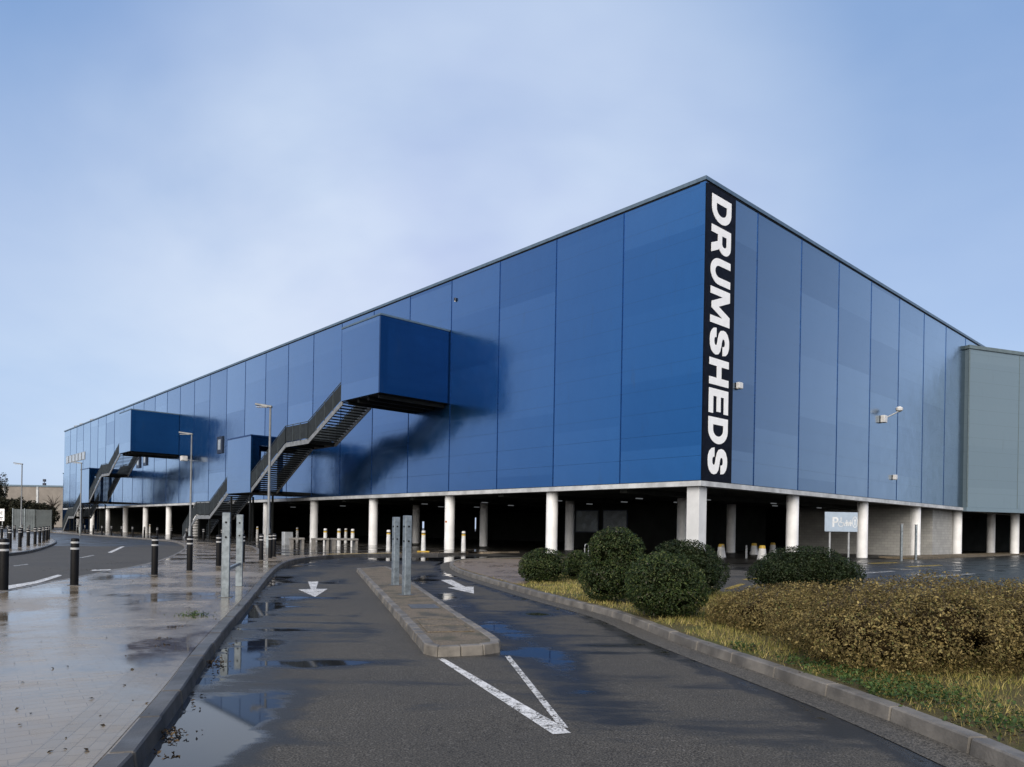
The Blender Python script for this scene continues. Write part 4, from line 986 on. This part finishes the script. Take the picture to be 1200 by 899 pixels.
# grass on the verge
def inside(P, poly):
    x, y = P[:, 0], P[:, 1]; r = np.zeros(len(P), bool); q = np.array(poly); j = len(q) - 1
    for i in range(len(q)):
        c = ((q[i, 1] > y) != (q[j, 1] > y)) & (x < (q[j, 0] - q[i, 0]) * (y - q[i, 1]) / (q[j, 1] - q[i, 1] + 1e-12) + q[i, 0]); r ^= c; j = i
    return r
vp = np.array(verge); cand = []
n = 420000; C = np.c_[RNG.uniform(-1, 16, n), RNG.uniform(3.5, 34, n)]
keep = inside(C, verge) & ~inside(C, tan) & (RNG.uniform(0, 1, n) < np.clip(9.0 / C[:, 1], .25, 1) ** 1.2); C = C[keep]
dk = np.full(len(C), 9.0); dk = seg_dist(C, kerb_r); C = C[dk > .30]
pat = np.array([mnoise.noise((p[0] * 1.1, p[1] * 1.1, 0)) for p in C]); pat2 = np.array([mnoise.noise((p[0] * 4.5, p[1] * 4.5, 3)) for p in C])
keep = (pat + .6 * pat2 + RNG.normal(0, .18, len(C))) > -.28; C = C[keep][:115000]
n = len(C); print('grass', n)
hgt = RNG.uniform(.035, .105, n); th = RNG.uniform(0, 6.28, n); ln = RNG.uniform(.1, .9, n) * hgt
B0 = np.c_[C, np.full(n, ZP - .025)]; wv = np.c_[np.cos(th), np.sin(th), np.zeros(n)] * (RNG.uniform(.0025, .0055, n) * np.clip(C[:, 1] / 8, 1, 2.2))[:, None]
th2 = RNG.uniform(0, 6.28, n); tip = B0 + np.c_[np.cos(th2) * ln, np.sin(th2) * ln, hgt]
V = np.stack([B0 - wv, B0 + wv, tip], 1)
me = bpy.data.meshes.new('grass'); me.vertices.add(n * 3); me.vertices.foreach_set('co', V.astype(np.float32).ravel())
me.loops.add(n * 3); me.loops.foreach_set('vertex_index', np.arange(n * 3, dtype=np.int32)); me.polygons.add(n); me.polygons.foreach_set('loop_start', (np.arange(n) * 3).astype(np.int32))
me.materials.append(M['blade']); me.update(calc_edges=True); o = bpy.data.objects.new('grass', me); COL.objects.link(o); tag(o, kind='stuff')
# low weeds and dead leaves
def clump_points(specs):
    P = []
    for px, py, r, k in specs:
        c = G(px, py, ZP); a = RNG.normal(0, r, (k, 2)); P.append(np.c_[c[0] + a[:, 0], c[1] + a[:, 1], ZP + np.abs(RNG.normal(.02, .03, k))])
    return np.concatenate(P)
W = clump_points([(1050, 806, .3, 500), (990, 790, .22, 350), (1090, 818, .25, 420), (940, 778, .15, 180), (1180, 850, .3, 350), (840, 722, .35, 500), (870, 760, .12, 120), (1020, 810, .15, 220), (560, 668, .0, 1)])
W = W[inside(W[:, :2], verge) & (seg_dist(W[:, :2], kerb_r) > .24)]
o = leaf_mesh('weeds', W, np.tile([0, 0, 1.0], (len(W), 1)), .045, 'weed', jitter=.6); tag(o, kind='stuff')
Lp = clump_points([(960, 790, .5, 160), (1060, 830, .5, 260), (1150, 860, .35, 200), (880, 765, .4, 120), (820, 735, .5, 90)])
Lp = Lp[inside(Lp[:, :2], verge) & (seg_dist(Lp[:, :2], kerb_r) > .22)]
lk = GP([(x_, y_) for x_, y_ in zip(RNG.uniform(10, 300, 80), 665 + 230 * RNG.uniform(0, 1, 80) ** 1.5)], ZP)
kp = [p for p in lk if inside(np.array([p]), poly)[0]]
Lp = np.concatenate([Lp, np.array([(p[0], p[1], ZP + .008) for p in kp]),
     clump_points([(202, 889, .03, 14), (190, 757, .05, 12), (190, 748, .06, 14), (205, 735, .06, 16), (140, 660, .8, 90), (95, 668, .5, 60), (205, 868, .05, 10)]) * np.array([1, 1, 0]) + np.array([0, 0, ZP + .008])])
o = leaf_mesh('fallen_leaves', Lp, np.tile([0, 0, 1.0], (len(Lp), 1)), .036, 'litter', jitter=.35); tag(o, kind='stuff')
# debris in the gutter and a tuft in the paving
gp = []
for p in resample(kerb_l, .05)[:600]:
    if RNG.uniform() < .35: gp.append((p[0] + RNG.uniform(.04, .20), p[1] + RNG.uniform(-.1, .1), .012))
for px, py in ((203, 862), (254, 778), (300, 702)):
    c = G(px, py, 0); gp += [(c[0] + RNG.normal(0, .07), c[1] + RNG.normal(0, .05), .015 + abs(RNG.normal(0, .015))) for _ in range(60)]
o = leaf_mesh('gutter_litter', np.array(gp), np.tile([0, 0, 1.0], (len(gp), 1)), .035, 'litter', jitter=.5); tag(o, kind='stuff')
tc = np.array([G(x_, y_, ZP) for x_, y_ in zip(RNG.normal(226, 9, 160), RNG.normal(722, 1.6, 160))]); n = len(tc)
o = leaf_mesh('weeds', np.c_[tc, ZP + RNG.uniform(.0, .05, n)], RNG.normal(0, 1, (n, 3)), .05, 'weed', jitter=.5, aspect=.25); tag(o, kind='stuff')

# ------------------------------------------------------------------ far left background
D = 118.0
def atd(px, d): return ((px - PX) / F * d, d)
xa, xb, xc_ = atd(15, D)[0], atd(51, D + 2)[0], atd(86, D + 6)[0]
q = thing('steel_fence', 'pale grey vertical sheet fence at the far left end', 'fence', (xa, D, 0))
L = xb - xa; b = MB()
for k in range(int(L / .3)): b.box(k * .3, k * .3 + .2, 0, .05, .1, 3.5); b.box(k * .3 + .2, k * .3 + .3, .03, .06, .1, 3.5)
b.build('sheet_panel', M['hoard2'], q); b = MB()
for k in range(int(L / 1.9) + 1): b.box(k * 1.9 - .06, k * 1.9 + .06, -.08, -.002, 0, 3.65)
b.build('fence_post', M['galv'], q)
q = thing('hoarding', 'dark grey plain hoarding beside the pale sheet fence', 'fence', (xb + .1, D, 0))
L = xc_ - xb; MB().box(0, L, 0, .1, .1, 3.45).build('panel', M['hoard'], q); b = MB()
for k in range(int(L / 2.4) + 1): b.box(k * 2.4 - .03, k * 2.4 + .03, -.03, -.002, .1, 3.48)
b.build('cover_strip', M['hoard2'], q)
# brick building
D2 = 205.0; x0, x1 = atd(-60, D2)[0], atd(75, D2)[0]
q = thing('brick_building', 'long buff brick building with pale pilasters beyond the hedge', 'building', (x0, D2, 0)); L = x1 - x0
MB().box(0, L, 0, 20, 0, 11.3).build('wall', M['tan_wall'], q); MB().box(-.2, L, -.2, 20, 11.3, 11.75).build('roof', M['cap'], q)
b = MB()
for px in (-34, 5, 43.5): xx = atd(px, D2)[0] - x0; b.box(xx - .28, xx + .28, -.25, -.002, 0, 11.29)
b.build('pilaster', M['concrete'], q)
q = thing('floodlight_mast', 'slim mast with twin dark lamps rising above the brick building', 'mast', (*atd(51.2, 228), 0))
MB().lathe([(.15, 0), (.08, 13.5)], n=10).build('pole', M['steel_grey'], q); MB().box(-.4, .4, -.3, .3, 12.6, 13.6).box(-.35, .35, -.3, .3, 14.0, 14.8).box(-.08, .08, -.05, .05, 13.6, 14.0).build('lamp_head', M['frame'], q)
# hedge of trees before it
def wild(name, label, X, Y, wx, wy, h, n, size, seed, group, z0=.2):
    q = thing(name, label, 'tree', (X, Y, 0), 0, group); r = np.random.default_rng(seed)
    P = []
    for k in range(16):
        c = np.array([r.uniform(-wx, wx) * .75, r.uniform(-wy, wy), r.uniform(z0 + h * .15, h * .80)]); s = np.array([wx * .42, wy * .7, h * .22]) * r.uniform(.7, 1.2)
        D_ = r.normal(0, 1, (n // 16, 3)); D_ /= np.linalg.norm(D_, axis=1)[:, None]; P.append(c + D_ * s * (r.uniform(.3, 1, (n // 16, 1)) ** .5))
    P = np.concatenate(P); P = P[P[:, 2] > z0]; leaf_mesh('crown', P, r.normal(0, 1, P.shape), size, 'far_leaf', q)
    mb = MB(); mb.tube([(0, 0, 0), (.1, 0, h * .35), (0, .1, h * .7)], [.22, .16, .06], 8)
    for k in range(7):
        a = r.uniform(0, 6.28); z = h * r.uniform(.2, .5); mb.tube([(0.05, 0, z), (math.cos(a) * wx * .35, math.sin(a) * wy * .4, z + h * .2), (math.cos(a) * wx * .6, math.sin(a) * wy * .6, z + h * .38)], [.09, .06, .02], 6)
    mb.build('trunk', M['bark'], q); return q
hedge_px = [(-34, 6.8), (-24, 6.4), (-14, 7.0), (-4, 6.6), (5, 6.9), (14, 6.3), (23, 6.8), (32, 6.4), (40, 6.1), (48, 5.8), (56, 5.6)]
for i, (px, h) in enumerate(hedge_px):
    X, Y = atd(px, 150 + (i % 2) * 3); wild('hedge_tree', f'dark bushy tree before the brick building, {ORD[i] if i else "first"} from the left', X, Y, 1.9, 1.5, h, 3200, .40, 60 + i, 'dark trees before the brick building', .1)
X, Y = atd(62, 152); q = thing('bare_tree', 'leafless brown tree at the corner of the far blue extension', 'tree', (X, Y, 0)); mb = MB(); r = np.random.default_rng(5)
mb.tube([(0, 0, 0), (.1, 0, 3), (0, 0, 5)], [.2, .14, .09], 8); mb.build('trunk', M['bark'], q); mb = MB()
for k in range(70):
    a = r.uniform(0, 6.28); z = r.uniform(1.8, 5); e_ = r.uniform(.8, 2.2); z2 = z + r.uniform(.8, 2.6)
    mb.tube([(0.05, 0, z), (math.cos(a) * e_ * .5, math.sin(a) * e_ * .5, (z + z2) / 2 + .2), (math.cos(a) * e_, math.sin(a) * e_, z2)], [.05, .035, .012], 5)
mb.build('crown', M['bark'], q)
X, Y = atd(-6, 170); wild('conifer_tree', 'dark tree cut by the left edge rising over the brick wall', X, Y, 2.0, 1.6, 12.6, 5200, .36, 90, None, 4.0)
X, Y = atd(-2.5, 96); q = thing('road_sign', 'white sign board with dark marks at the left edge', 'sign', (X, Y, 0)); zb = 1.6
MB().box(-.85, .85, -.04, .04, 1.55, 3.15).build('sign_panel', M['white'], q)
MB().box(-.6, -.5, .042, .1, 0, 3.0).box(.5, .6, .042, .1, 0, 3.0).build('post', M['steel_grey'], q)
MB().box(.35, .62, -.05, -.042, 2.68, 2.78).box(.35, .42, -.05, -.042, 2.45, 2.679).box(.421, .62, -.05, -.042, 2.42, 2.5).box(.25, .66, -.05, -.042, 1.95, 2.06).box(.30, .6, -.05, -.042, 1.75, 1.84).build('marks', M['black'], q)
